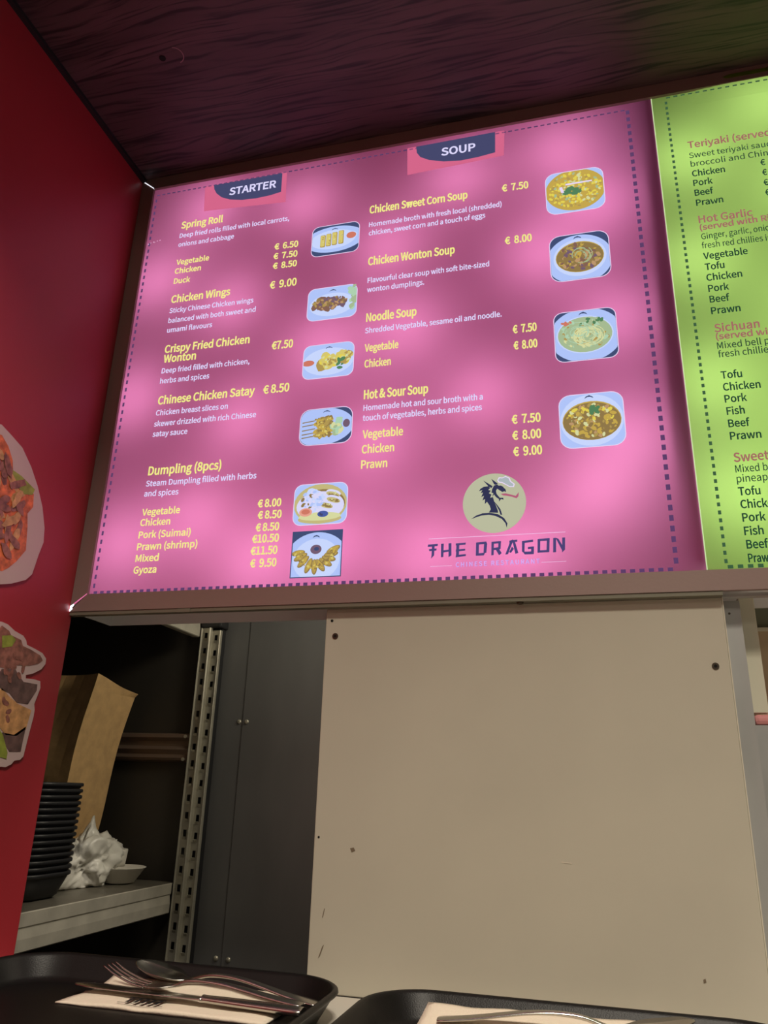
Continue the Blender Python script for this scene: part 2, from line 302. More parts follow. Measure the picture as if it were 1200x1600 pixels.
GREEN_LINES = [
  ('teriyaki', 'name', 'Teriyaki (served with Rice)', 'Teriyaki', 0.1646, 0.8028, 0.2143, 0.8018, 0.0112),
  ('teriyaki', 'description', 'Sweet teriyaki sauce with carrots,', 'Sweet', 0.1646, 0.7864, 0.1955, 0.7853, 0.0088),
  ('teriyaki', 'description', 'broccoli and Chinese mushroom', 'broccoli', 0.1651, 0.7722, 0.2068, 0.771, 0.0088),
  ('teriyaki', 'choice', 'Chicken', 'Chicken', 0.1652, 0.7559, 0.2045, 0.7548, 0.0098),
  ('teriyaki', 'choice', 'Pork', 'Pork', 0.1651, 0.7404, 0.1881, 0.7399, 0.0098),
  ('teriyaki', 'choice', 'Beef', 'Beef', 0.1651, 0.7247, 0.1873, 0.7242, 0.0098),
  ('teriyaki', 'choice', 'Prawn', 'Prawn', 0.1652, 0.7089, 0.1972, 0.7083, 0.0098),
  ('teriyaki', 'price', '€', '€', 0.2464, 0.7563, 0.252, 0.7561, 0.0098),
  ('teriyaki', 'price', '€', '€', 0.2466, 0.7403, 0.2521, 0.7402, 0.0098),
  ('teriyaki', 'price', '€', '€', 0.2461, 0.7245, 0.2515, 0.7244, 0.0098),
  ('teriyaki', 'price', '€', '€', 0.2459, 0.7088, 0.2513, 0.7087, 0.0098),
  ('hot garlic', 'name', 'Hot Garlic', 'Hot Garlic', 0.1654, 0.6818, 0.2279, 0.6812, 0.0112),
  ('hot garlic', 'name', '(served with Rice)', '(served with', 0.1655, 0.6702, 0.232, 0.6712, 0.0088),
  ('hot garlic', 'description', 'Ginger, garlic, onions and', 'Ginger, garlic,', 0.1659, 0.6566, 0.2229, 0.6566, 0.0088),
  ('hot garlic', 'description', 'fresh red chillies in sauce', 'fresh red chillies', 0.1651, 0.6435, 0.2345, 0.6414, 0.0088),
  ('hot garlic', 'choice', 'Vegetable', 'Vegetable', 0.1652, 0.6266, 0.2155, 0.6262, 0.0098),
  ('hot garlic', 'choice', 'Tofu', 'Tofu', 0.1653, 0.6105, 0.1875, 0.6106, 0.0098),
  ('hot garlic', 'choice', 'Chicken', 'Chicken', 0.1653, 0.5948, 0.2055, 0.5948, 0.0098),
  ('hot garlic', 'choice', 'Pork', 'Pork', 0.1656, 0.579, 0.1888, 0.579, 0.0098),
  ('hot garlic', 'choice', 'Beef', 'Beef', 0.1655, 0.5637, 0.1878, 0.5632, 0.0098),
  ('hot garlic', 'choice', 'Prawn', 'Prawn', 0.1654, 0.5472, 0.198, 0.5471, 0.0098),
  ('sichuan', 'name', 'Sichuan', 'Sichuan', 0.1664, 0.5221, 0.2158, 0.5219, 0.0112),
  ('sichuan', 'name', '(served with Rice)', '(served', 0.1667, 0.5118, 0.2068, 0.5116, 0.0088),
  ('sichuan', 'description', 'Mixed bell peppers, onions and', 'Mixed bell', 0.1668, 0.4992, 0.2145, 0.4992, 0.0088),
  ('sichuan', 'description', 'fresh chillies', 'fresh', 0.1668, 0.4876, 0.1895, 0.4878, 0.0088),
  ('sichuan', 'choice', 'Tofu', 'Tofu', 0.1665, 0.4595, 0.1891, 0.4591, 0.0098),
  ('sichuan', 'choice', 'Chicken', 'Chicken', 0.167, 0.4439, 0.2066, 0.4431, 0.0098),
  ('sichuan', 'choice', 'Pork', 'Pork', 0.1669, 0.4283, 0.1904, 0.4282, 0.0098),
  ('sichuan', 'choice', 'Fish', 'Fish', 0.1672, 0.4128, 0.1863, 0.4125, 0.0098),
  ('sichuan', 'choice', 'Beef', 'Beef', 0.1672, 0.3971, 0.1896, 0.3968, 0.0098),
  ('sichuan', 'choice', 'Prawn', 'Prawn', 0.1672, 0.3815, 0.1996, 0.3811, 0.0098),
  ('sweet and sour', 'name', 'Sweet and Sour', 'Sweet', 0.1679, 0.3539, 0.2038, 0.3549, 0.0112),
  ('sweet and sour', 'description', 'Mixed bell peppers, onions and', 'Mixed', 0.168, 0.3414, 0.1925, 0.342, 0.0088),
  ('sweet and sour', 'description', 'pineapple', 'pineap', 0.168, 0.3297, 0.1993, 0.3303, 0.0088),
  ('sweet and sour', 'choice', 'Tofu', 'Tofu', 0.1678, 0.3144, 0.1901, 0.3143, 0.0098),
  ('sweet and sour', 'choice', 'Chicken', 'Chick', 0.1683, 0.2993, 0.1953, 0.2993, 0.0098),
  ('sweet and sour', 'choice', 'Pork', 'Pork', 0.1682, 0.2839, 0.1914, 0.2842, 0.0098),
  ('sweet and sour', 'choice', 'Fish', 'Fish', 0.1682, 0.2686, 0.1875, 0.2688, 0.0098),
  ('sweet and sour', 'choice', 'Beef', 'Beef', 0.1686, 0.2535, 0.1901, 0.2537, 0.0098),
  ('sweet and sour', 'choice', 'Prawn', 'Praw', 0.1685, 0.2382, 0.1886, 0.2385, 0.0098),
]
SHAPES = {
  'starter tab': [(-0.5265, 0.8865), (-0.4112, 0.8863), (-0.4106, 0.8499), (-0.4279, 0.8469), (-0.4511, 0.8458), (-0.4748, 0.8475), (-0.4958, 0.8525), (-0.5103, 0.8597), (-0.52, 0.8692), (-0.5248, 0.8782)],
  'starter back': [(-0.5419, 0.8869), (-0.404, 0.8875), (-0.4017, 0.829), (-0.5383, 0.8386)],
  'soup tab': [(-0.2014, 0.8899), (-0.0857, 0.8905), (-0.0865, 0.8533), (-0.1109, 0.8503), (-0.1355, 0.8495), (-0.1604, 0.8532), (-0.1821, 0.8608), (-0.1949, 0.8691), (-0.2002, 0.8781)],
  'soup back': [(-0.2147, 0.8902), (-0.0725, 0.8905), (-0.0746, 0.8453), (-0.2138, 0.8401)],
  'mane': [(-0.1045, 0.3458), (-0.1106, 0.3454), (-0.1145, 0.3432), (-0.1165, 0.3401), (-0.1122, 0.3414), (-0.1145, 0.3375), (-0.1115, 0.3381), (-0.1139, 0.3325), (-0.1105, 0.3339), (-0.1124, 0.328), (-0.1093, 0.3297), (-0.1097, 0.3232), (-0.1071, 0.326), (-0.1041, 0.3212), (-0.1027, 0.3163), (-0.1051, 0.3124), (-0.0942, 0.3113), (-0.0945, 0.3142), (-0.0966, 0.3207), (-0.0987, 0.3265), (-0.0999, 0.3315), (-0.1032, 0.3309), (-0.1016, 0.3349), (-0.1046, 0.3367), (-0.1023, 0.3399), (-0.1053, 0.3409), (-0.103, 0.3432)],
  'throat': [(-0.0992, 0.3266), (-0.0951, 0.3214), (-0.0914, 0.3156), (-0.0894, 0.3082), (-0.0916, 0.3088), (-0.093, 0.3141), (-0.0961, 0.3207)],
  'head': [(-0.1007, 0.3414), (-0.0984, 0.3461), (-0.0938, 0.3474), (-0.0885, 0.3446), (-0.0848, 0.3402), (-0.0842, 0.3369), (-0.0864, 0.3379), (-0.0887, 0.3372), (-0.0924, 0.34), (-0.0946, 0.3418), (-0.0962, 0.3394), (-0.0955, 0.3353), (-0.0919, 0.3301), (-0.0878, 0.3298), (-0.0874, 0.3274), (-0.0904, 0.3284), (-0.0927, 0.3253), (-0.093, 0.3286), (-0.0964, 0.3313), (-0.0986, 0.3347), (-0.1009, 0.3316), (-0.0993, 0.3364), (-0.1016, 0.3373)],
  'horn a': [(-0.1112, 0.3537), (-0.0999, 0.3454), (-0.1015, 0.3431), (-0.1052, 0.3458)],
  'horn b': [(-0.1015, 0.3551), (-0.0937, 0.3483), (-0.0961, 0.3468), (-0.0983, 0.3478)],
  'coil': [(-0.1264, 0.3052), (-0.1203, 0.3094), (-0.1126, 0.3118), (-0.1036, 0.3118), (-0.0946, 0.3097), (-0.0872, 0.3041), (-0.0837, 0.2975), (-0.0846, 0.2921), (-0.0859, 0.2977), (-0.0902, 0.3035), (-0.0976, 0.3076), (-0.1051, 0.3094), (-0.1142, 0.309), (-0.1211, 0.307)],
  'flame': [(-0.0907, 0.3349), (-0.085, 0.3353), (-0.079, 0.3333), (-0.0731, 0.3312), (-0.0692, 0.3358), (-0.0701, 0.3302), (-0.0724, 0.328), (-0.0776, 0.3304), (-0.0835, 0.332), (-0.088, 0.3328)],
  'cloud': [(-0.0944, 0.3524), (-0.0923, 0.3564), (-0.0882, 0.3556), (-0.0844, 0.3575), (-0.0796, 0.3546), (-0.0782, 0.3504), (-0.0738, 0.3464), (-0.0748, 0.3424), (-0.0799, 0.3428), (-0.0839, 0.3456), (-0.0889, 0.3487), (-0.0928, 0.3495)],
  'cloud in': [(-0.0932, 0.3527), (-0.0915, 0.355), (-0.0883, 0.3545), (-0.0844, 0.3561), (-0.0807, 0.3539), (-0.0793, 0.3498), (-0.0752, 0.3459), (-0.0758, 0.3436), (-0.0798, 0.3439), (-0.0835, 0.3465), (-0.0885, 0.3499), (-0.092, 0.3506)],
  'line top': [(-0.1772, 0.2838), (-0.0184, 0.2836), (-0.0184, 0.2828), (-0.1772, 0.283)],
  'line l': [(-0.1751, 0.2495), (-0.1492, 0.2496), (-0.1492, 0.249), (-0.175, 0.2489)],
  'line r': [(-0.0467, 0.2489), (-0.0192, 0.2488), (-0.0192, 0.2482), (-0.0468, 0.2482)],
}
NAME_STROKES = [
  [(-0.1779, 0.2765), (-0.166, 0.2768), (-0.1663, 0.2741), (-0.1783, 0.2735)],
  [(-0.1768, 0.2707), (-0.1675, 0.2712), (-0.1678, 0.2686), (-0.1763, 0.2681)],
  [(-0.1731, 0.2756), (-0.1699, 0.2757), (-0.1705, 0.2628), (-0.1742, 0.2589), (-0.1736, 0.2629)],
  [(-0.1622, 0.2766), (-0.1589, 0.2767), (-0.1594, 0.2602), (-0.1624, 0.26)],
  [(-0.1533, 0.2766), (-0.1498, 0.2769), (-0.1498, 0.2618), (-0.1533, 0.2596)],
  [(-0.1594, 0.2685), (-0.153, 0.269), (-0.153, 0.2666), (-0.1594, 0.2657)],
  [(-0.1446, 0.2761), (-0.1327, 0.2766), (-0.1331, 0.2741), (-0.1446, 0.2736)],
  [(-0.1446, 0.2686), (-0.1335, 0.2691), (-0.1336, 0.2668), (-0.1446, 0.2659)],
  [(-0.1446, 0.2618), (-0.1328, 0.2625), (-0.1329, 0.2602), (-0.1449, 0.259)],
  [(-0.1437, 0.2761), (-0.1403, 0.2762), (-0.1411, 0.2595), (-0.1446, 0.2593)],
  [(-0.1207, 0.276), (-0.1172, 0.2761), (-0.1179, 0.2599), (-0.1212, 0.2599)],
  [(-0.1207, 0.276), (-0.1087, 0.2766), (-0.1077, 0.2737), (-0.1207, 0.2733)],
  [(-0.1112, 0.2763), (-0.1077, 0.2737), (-0.1089, 0.2626), (-0.1122, 0.2631)],
  [(-0.1211, 0.2626), (-0.1104, 0.263), (-0.1119, 0.2599), (-0.1212, 0.2599)],
  [(-0.1027, 0.2758), (-0.0998, 0.276), (-0.1004, 0.2597), (-0.1033, 0.2595)],
  [(-0.1027, 0.2758), (-0.0916, 0.2763), (-0.0917, 0.2737), (-0.1028, 0.2732)],
  [(-0.0946, 0.2762), (-0.0916, 0.2763), (-0.0923, 0.2673), (-0.0951, 0.2669)],
  [(-0.1002, 0.2684), (-0.0922, 0.2692), (-0.0926, 0.2664), (-0.1003, 0.2656)],
  [(-0.098, 0.2662), (-0.0943, 0.2671), (-0.0912, 0.2617), (-0.0942, 0.2591)],
  [(-0.0805, 0.2767), (-0.0773, 0.2768), (-0.0839, 0.2601), (-0.0872, 0.2595)],
  [(-0.079, 0.2775), (-0.0759, 0.2758), (-0.0722, 0.2608), (-0.0756, 0.26)],
  [(-0.082, 0.2763), (-0.0729, 0.2769), (-0.073, 0.2744), (-0.0821, 0.2738)],
  [(-0.0793, 0.2688), (-0.077, 0.2662), (-0.0807, 0.2612), (-0.0827, 0.2625)],
  [(-0.0677, 0.275), (-0.055, 0.276), (-0.0551, 0.2733), (-0.0678, 0.2724)],
  [(-0.0677, 0.275), (-0.0645, 0.275), (-0.0653, 0.2604), (-0.0681, 0.2624)],
  [(-0.0671, 0.2621), (-0.0545, 0.262), (-0.055, 0.2587), (-0.065, 0.2587)],
  [(-0.0575, 0.2672), (-0.0543, 0.2675), (-0.0547, 0.259), (-0.0578, 0.2588)],
  [(-0.0611, 0.2674), (-0.0543, 0.2679), (-0.0544, 0.2653), (-0.0612, 0.2648)],
  [(-0.0499, 0.2765), (-0.0363, 0.2769), (-0.0364, 0.2741), (-0.0501, 0.2738)],
  [(-0.0499, 0.2765), (-0.0468, 0.2767), (-0.0477, 0.2602), (-0.0506, 0.26)],
  [(-0.0394, 0.2767), (-0.0363, 0.2769), (-0.0374, 0.2603), (-0.0406, 0.2601)],
  [(-0.0505, 0.2628), (-0.0373, 0.2629), (-0.0374, 0.2603), (-0.0506, 0.26)],
  [(-0.0324, 0.2767), (-0.0291, 0.2768), (-0.0299, 0.2598), (-0.0332, 0.2596)],
  [(-0.0298, 0.2768), (-0.0267, 0.2756), (-0.0203, 0.2631), (-0.0228, 0.2606)],
  [(-0.0224, 0.2766), (-0.0191, 0.2767), (-0.0199, 0.2623), (-0.0233, 0.2591)],
]
PICTURES = {'spring rolls': (-0.3549, 0.7188, -0.2823, 0.7723), 'chicken wings': (-0.3543, 0.6104, -0.2812, 0.6642), 'fried wontons': (-0.3547, 0.5184, -0.2816, 0.5715), 'satay skewers': (-0.3524, 0.4198, -0.2794, 0.473), 'steamed dumplings': (-0.353, 0.3098, -0.2809, 0.3658), 'gyoza': (-0.3512, 0.242, -0.285, 0.3023), 'sweet corn soup': (-0.0203, 0.7291, 0.0564, 0.7986), 'wonton soup': (-0.0194, 0.6214, 0.0564, 0.6938), 'noodle soup': (-0.0192, 0.5031, 0.057, 0.5756), 'hot and sour soup': (-0.0186, 0.3861, 0.0568, 0.4575)}
DECALS = {
  'plate': [(0.617, 0.3689), (0.6417, 0.3841), (0.6704, 0.392), (0.6881, 0.3869), (0.7097, 0.3799), (0.7303, 0.3632), (0.7474, 0.3444), (0.7626, 0.3222), (0.7731, 0.2982), (0.7762, 0.2802), (0.7716, 0.2621), (0.7669, 0.2363), (0.758, 0.2268), (0.7359, 0.2165), (0.7212, 0.2119), (0.6744, 0.202), (0.6285, 0.2055), (0.6015, 0.2405), (0.595, 0.2912), (0.6023, 0.3406)],
  'sauce': [(0.6298, 0.3573), (0.6544, 0.375), (0.6738, 0.3801), (0.687, 0.3716), (0.6984, 0.358), (0.7031, 0.3433), (0.7275, 0.3365), (0.7433, 0.3321), (0.7462, 0.3163), (0.7391, 0.3053), (0.7438, 0.2884), (0.7484, 0.2613), (0.7365, 0.2437), (0.726, 0.2328), (0.7171, 0.2265), (0.6744, 0.2184), (0.6378, 0.2257), (0.616, 0.2632), (0.6115, 0.3165)],
  'leaf': [(0.6979, 0.3473), (0.7164, 0.3457), (0.7431, 0.3384), (0.7409, 0.3301), (0.7276, 0.326), (0.7122, 0.3305)],
  'outline': [(0.7057, 0.1659), (0.7329, 0.1706), (0.7431, 0.1696), (0.7566, 0.1645), (0.7719, 0.1618), (0.7784, 0.1572), (0.7808, 0.1526), (0.7965, 0.1503), (0.8106, 0.1476), (0.8189, 0.1423), (0.8195, 0.1358), (0.8137, 0.1283), (0.8002, 0.1212), (0.7884, 0.1178), (0.7894, 0.114), (0.8063, 0.1149), (0.8158, 0.114), (0.818, 0.1063), (0.8155, 0.0974), (0.8121, 0.0864), (0.8148, 0.0803), (0.815, 0.0719), (0.8126, 0.0535), (0.8097, 0.0261), (0.8047, 0.0218), (0.7958, 0.0208), (0.792, 0.0167), (0.7832, 0.0131), (0.7772, 0.0135), (0.7411, 0.0104), (0.6973, 0.0317), (0.6709, 0.0779), (0.6696, 0.1274), (0.6826, 0.1531)],
  'meat a': [(0.7341, 0.1663), (0.747, 0.1626), (0.7512, 0.1585), (0.7692, 0.1562), (0.7741, 0.15), (0.7884, 0.1482), (0.8071, 0.1441), (0.8129, 0.1391), (0.8056, 0.1336), (0.7916, 0.1292), (0.7673, 0.1262), (0.7588, 0.1207), (0.7356, 0.1199), (0.7179, 0.1426)],
  'meat b': [(0.7475, 0.119), (0.7685, 0.1222), (0.7739, 0.1174), (0.7865, 0.1094), (0.811, 0.1098), (0.8119, 0.1027), (0.8006, 0.0851), (0.7809, 0.0851), (0.7662, 0.0943), (0.7541, 0.0955), (0.7393, 0.107)],
  'meat c': [(0.7533, 0.0981), (0.7673, 0.0904), (0.7832, 0.0839), (0.8087, 0.079), (0.8052, 0.0571), (0.7913, 0.0479), (0.7733, 0.048), (0.7524, 0.0608), (0.7415, 0.086)],
  'dark': [(0.7669, 0.0502), (0.7869, 0.049), (0.8045, 0.0598), (0.8031, 0.0311), (0.7842, 0.0301), (0.7766, 0.0363)],
  'green a': [(0.7373, 0.1551), (0.7522, 0.1587), (0.7604, 0.1546), (0.7557, 0.146), (0.741, 0.142)],
  'green b': [(0.7524, 0.0608), (0.7686, 0.0476), (0.7817, 0.0287), (0.7816, 0.0221), (0.7666, 0.0241), (0.7505, 0.0412)],
}
RESTAURANT_LINE = ((-0.1447, 0.2472), (-0.0485, 0.2475))
# outlines of the sans lettering: advance | contours, 1/4000 units
GLYPHS = {
 ' ': '314|',
 '&': '952|363,-18 449,-10 526,14 596,51 658,99 720,59 781,25 839,0 895,-18 929,88 869,110 804,142 737,186 793,269 842,359 883,454 916,553 797,553 770,468 736,389 697,317 653,251 581,314 511,385 448,460 392,539 477,603 551,672 603,751 623,843 610,925 570,989 507,1030 422,1045 325,1026 251,975 203,899 186,804 191,747 204,687 225,626 254,563 177,505 112,439 67,361 50,266 73,152 137,62 236,3|574,167 513,123 447,94 378,84 298,97 234,136 191,195 175,273 193,348 239,414 305,473 363,391 429,312 500,236|345,623 318,686 301,747 296,805 311,882 355,935 423,955 479,939 510,897 520,840 505,777 467,722 411,672',
 '(': '473|335,-275 413,-239 335,-84 279,83 246,258 235,436 246,613 279,786 335,953 413,1109 335,1146 248,985 183,815 143,633 129,436 143,238 183,55 248,-114',
 ')': '473|139,-275 225,-114 290,55 330,238 345,436 330,633 290,815 225,985 139,1146 59,1109 138,953 194,786 228,613 239,436 228,258 194,83 138,-84 59,-239',
 ',': '389|105,-266 190,-217 255,-150 295,-68 310,27 297,107 260,158 202,176 154,166 119,135 105,87 118,39 152,8 199,-3 214,-1 197,-79 149,-143 74,-190',
 '-': '486|64,343 423,343 423,441 64,441',
 '.': '389|195,-18 241,-6 274,28 287,78 274,130 241,164 195,176 148,164 115,130 102,78 115,28 148,-6',
 '0': '777|389,-18 521,15 622,115 686,282 709,517 686,749 622,914 521,1012 389,1045 257,1012 156,914 92,749 70,517 92,282 156,115 257,15|389,85 310,110 248,188 208,322 193,517 208,710 248,843 310,919 389,944 469,919 531,843 571,710 585,517 571,322 531,188 469,110',
 '1': '777|123,0 686,0 686,106 480,106 480,1027 382,1027 322,997 253,973 169,954 169,873 353,873 353,106 123,106',
 '5': '777|367,-18 492,5 600,74 675,184 703,333 679,480 612,582 513,642 394,661 336,656 286,642 239,620 266,917 653,917 653,1027 154,1027 120,548 189,504 244,537 298,558 360,564 448,549 515,503 558,429 573,331 556,229 509,153 440,105 354,88 273,98 205,123 149,159 102,202 38,118 96,67 168,24 257,-7',
 '6': '777|422,-18 535,6 629,74 693,179 717,315 697,456 639,557 549,617 431,637 370,629 309,605 251,566 199,514 223,715 280,846 363,918 464,940 524,930 580,903 626,861 699,940 652,982 597,1015 532,1037 458,1045 315,1015 194,918 110,746 78,490 104,268 176,109 285,14|202,412 254,472 308,513 361,535 410,542 492,526 550,481 584,409 595,315 582,220 545,146 490,99 422,83 335,104 269,167 224,271',
 '7': '777|277,0 410,0 431,275 477,510 565,728 711,950 711,1027 69,1027 69,917 567,917 439,711 353,500 302,268',
 '8': '777|392,-18 523,2 624,58 690,143 713,246 699,341 660,415 605,473 541,517 541,524 587,567 631,625 664,694 676,772 657,881 601,966 513,1022 395,1042 284,1023 194,970 135,888 113,782 125,706 155,642 199,588 252,545 252,539 183,493 123,430 81,350 64,255 89,145 157,59 261,2|462,557 374,595 300,642 249,702 230,782 251,869 309,926 394,947 467,933 521,894 555,836 567,765 555,691 520,622|394,77 308,91 239,131 194,190 178,266 188,336 218,399 262,454 319,499 423,455 510,405 569,340 591,251 577,180 537,126 475,90',
 '9': '777|329,-18 468,13 587,114 670,292 702,557 675,771 603,923 493,1015 356,1045 242,1021 149,953 85,848 62,711 82,572 139,471 228,410 345,389 409,398 471,423 530,463 581,514 556,313 499,182 419,110 325,88 260,98 201,125 151,167 81,87 128,45 185,12 251,-10|580,622 527,559 473,516 418,492 366,485 285,501 228,547 194,618 182,711 195,808 232,881 288,929 357,945 445,925 512,863 557,762',
 'A': '852|6,0 136,0 235,314 611,314 709,0 846,0 497,1027 353,1027|268,416 318,574 345,661 371,746 396,833 420,922 426,922 451,833 476,747 502,661 529,574 578,416',
 'B': '920|141,0 468,0 626,19 749,75 829,169 857,301 842,395 798,467 732,518 648,546 648,553 713,587 760,638 788,702 798,776 772,891 700,969 588,1013 445,1027 141,1027|270,591 270,924 429,924 534,915 610,887 656,836 671,759 657,689 613,636 536,603 423,591|270,104 270,490 450,490 570,479 657,446 711,388 730,305 711,215 656,152 568,116 450,104',
 'C': '894|528,-18 622,-8 705,20 778,66 843,129 772,211 721,163 665,126 603,103 534,95 401,125 300,209 237,342 214,517 238,690 304,820 406,903 538,931 619,919 689,885 748,835 818,919 767,966 702,1006 625,1034 536,1045 355,1008 211,903 116,736 81,513 115,289 209,122 350,18',
 'D': '964|141,0 403,0 609,35 758,137 850,299 881,517 850,735 758,895 606,993 398,1027 141,1027|270,106 270,922 387,922 545,895 658,817 726,690 748,517 726,343 658,214 545,134 387,106',
 'E': '825|141,0 748,0 748,111 270,111 270,485 660,485 660,595 270,595 270,917 732,917 732,1027 141,1027',
 'F': '773|141,0 270,0 270,461 662,461 662,570 270,570 270,917 732,917 732,1027 141,1027',
 'G': '965|545,-18 643,-9 730,16 803,53 861,101 861,532 524,532 524,424 742,424 742,155 692,123 629,102 557,95 411,125 303,209 237,342 214,517 239,690 307,820 415,903 556,931 626,924 686,903 735,872 777,835 847,919 796,964 731,1005 650,1034 552,1045 364,1008 215,903 117,736 81,513 116,289 212,122 358,18',
 'H': '1020|141,0 270,0 270,485 749,485 749,0 880,0 880,1027 749,1027 749,597 270,597 270,1027 141,1027',
 'I': '410|141,0 270,0 270,1027 141,1027',
 'M': '1137|141,0 262,0 262,800 524,104 611,104 875,800 875,0 996,0 996,1027 830,1027 567,330 306,1027 141,1027',
 'N': '1013|141,0 266,0 266,800 738,0 871,0 871,1027 746,1027 746,235 273,1027 141,1027',
 'O': '1039|520,-18 697,19 835,126 926,294 958,517 926,738 835,904 697,1009 520,1045 342,1009 204,904 113,738 81,517 113,294 204,126 342,19|520,95 394,125 298,210 236,343 214,517 236,690 298,820 394,903 520,931 645,903 742,820 803,690 825,517 803,343 742,210 645,125',
 'P': '887|141,0 270,0 270,409 440,409 594,428 713,486 791,584 818,725 790,867 712,960 591,1011 434,1027 141,1027|270,514 270,922 417,922 536,912 621,880 672,819 689,725 673,630 624,565 541,526 423,514',
 'R': '889|270,539 270,922 443,922 549,912 628,881 676,825 692,739 676,651 628,589 549,552 443,539|704,0 850,0 590,450 684,486 757,547 804,631 821,739 794,874 720,963 606,1012 462,1027 141,1027 141,0 270,0 270,436 455,436',
 'S': '835|426,-18 571,4 680,67 750,159 775,273 758,373 713,448 646,504 563,548 417,611 357,638 302,672 262,718 246,783 260,845 299,891 359,921 438,931 506,925 567,906 623,876 672,836 739,919 679,970 608,1010 527,1036 438,1045 309,1025 207,968 139,882 115,773 134,674 183,600 251,547 324,510 471,445 539,413 593,377 630,329 643,262 628,194 586,141 518,107 427,95 348,104 273,130 204,170 144,223 67,133 140,70 225,23 321,-8',
 'T': '839|354,0 485,0 485,917 796,917 796,1027 43,1027 43,917 354,917',
 'U': '1010|506,-18 651,4 768,79 846,215 874,423 874,1027 749,1027 749,420 730,265 678,165 601,111 506,95 411,111 335,165 285,265 266,420 266,1027 137,1027 137,423 165,215 243,79 359,4',
 'V': '805|329,0 479,0 805,1027 674,1027 508,471 484,384 460,301 436,218 409,132 403,132 377,218 353,301 329,384 304,471 137,1027 1,1027',
 'W': '1230|254,0 408,0 560,619 578,698 595,775 612,853 618,853 634,775 651,698 668,619 824,0 980,0 1192,1027 1069,1027 958,468 944,385 930,302 916,218 902,134 894,134 875,218 857,302 839,385 821,468 678,1027 559,1027 417,468 399,385 380,302 362,218 345,134 339,134 323,218 308,302 293,385 277,468 169,1027 36,1027',
 'a': '789|304,-18 373,-10 438,14 499,49 556,91 560,91 571,0 676,0 676,468 662,596 615,695 533,758 413,780 324,771 244,747 173,715 115,681 164,592 213,622 268,648 328,667 392,674 469,657 517,614 542,553 549,482 340,445 195,388 110,307 83,197 99,106 145,38 216,-4|340,85 272,97 224,136 206,206 223,273 281,327 387,368 549,396 549,185 478,130 410,97',
 'b': '866|464,-18 588,9 694,89 767,218 794,392 774,552 716,674 622,753 492,780 428,772 366,749 307,715 252,674 258,810 258,1115 129,1115 129,0 231,0 242,78 248,78 318,27 391,-7|443,90 387,97 324,122 258,168 258,569 328,625 395,660 459,672 552,652 615,595 650,506 661,391 645,265 599,170 530,110',
 'c': '714|429,-18 496,-12 560,7 620,37 675,77 619,164 567,126 507,99 440,88 344,109 270,168 222,260 204,380 222,499 272,592 348,651 444,672 500,664 550,641 595,606 660,690 601,735 528,767 438,780 299,753 182,675 102,549 73,380 100,211 175,86 288,8',
 'd': '868|388,-18 454,-10 516,14 571,48 619,90 623,90 634,0 739,0 739,1115 611,1115 611,822 618,692 552,739 484,769 403,780 279,752 174,672 101,546 74,380 96,210 160,86 259,8|416,90 327,109 261,166 220,258 206,381 223,500 270,592 340,651 426,672 488,664 549,639 611,592 611,193 548,135 484,101',
 'e': '776|437,-18 510,-12 575,4 634,28 686,59 641,144 583,112 521,91 451,84 352,103 274,156 222,240 199,350 711,350 715,383 717,423 697,570 638,683 543,755 413,780 287,752 178,673 102,547 73,380 101,212 179,87 294,9|197,441 223,542 272,616 338,662 416,678 496,663 555,617 592,543 605,441',
 'f': '455|46,657 150,657 150,0 277,0 277,657 438,657 438,761 277,761 277,881 289,963 325,1014 385,1031 427,1026 471,1010 499,1109 461,1122 418,1130 371,1133 273,1116 204,1065 163,987 150,882 150,761 46,754',
 'g': '790|385,-350 545,-329 666,-272 743,-188 770,-87 754,-5 704,51 621,83 506,94 356,94 276,105 234,134 223,176 229,213 247,243 272,268 308,253 346,244 384,241 493,259 582,312 641,396 662,506 655,568 633,621 601,662 756,662 756,761 492,761 461,771 425,778 384,780 275,761 184,707 122,621 99,508 114,424 151,354 199,304 199,298 159,263 128,215 115,157 124,103 148,62 183,32 183,25 123,-24 85,-83 71,-147 94,-234 159,-297 258,-337|384,328 322,340 271,377 236,433 223,508 245,604 303,665 384,686 448,674 499,639 534,583 546,508 533,433 498,377 446,340|403,-262 311,-253 241,-226 198,-184 183,-129 191,-85 216,-41 261,0 312,-9 359,-11 490,-11 575,-20 627,-51 644,-108 627,-165 579,-214 503,-249',
 'h': '850|129,0 258,0 258,552 328,616 393,655 465,668 530,656 575,620 601,557 609,465 609,0 737,0 737,482 723,610 680,703 608,761 504,780 431,770 366,743 306,702 252,653 258,810 258,1115 129,1115',
 'i': '385|129,0 258,0 258,761 129,761|193,917 238,928 268,958 279,1003 268,1046 238,1075 193,1085 149,1075 120,1046 109,1003 120,958 149,928',
 'k': '773|129,0 255,0 255,200 398,367 620,0 759,0 472,454 725,761 583,761 261,360 255,360 255,1115 129,1115',
 'l': '398|263,-18 307,-15 338,-7 319,91 303,89 293,88 268,101 258,143 258,1115 129,1115 129,151 143,59 186,2',
 'm': '1297|129,0 258,0 258,552 325,617 389,655 448,668 511,656 555,620 581,557 590,465 590,0 717,0 717,552 786,617 849,655 909,668 972,656 1016,620 1042,557 1050,465 1050,0 1178,0 1178,482 1164,610 1121,703 1050,761 948,780 880,769 817,739 756,693 696,634 667,695 624,741 564,770 486,780 420,770 359,742 302,701 249,650 246,650 234,761 129,761',
 'n': '854|129,0 258,0 258,552 328,616 393,655 465,668 530,656 575,620 601,557 609,465 609,0 737,0 737,482 723,610 680,703 608,761 504,780 431,770 365,742 305,701 249,650 246,650 234,761 129,761',
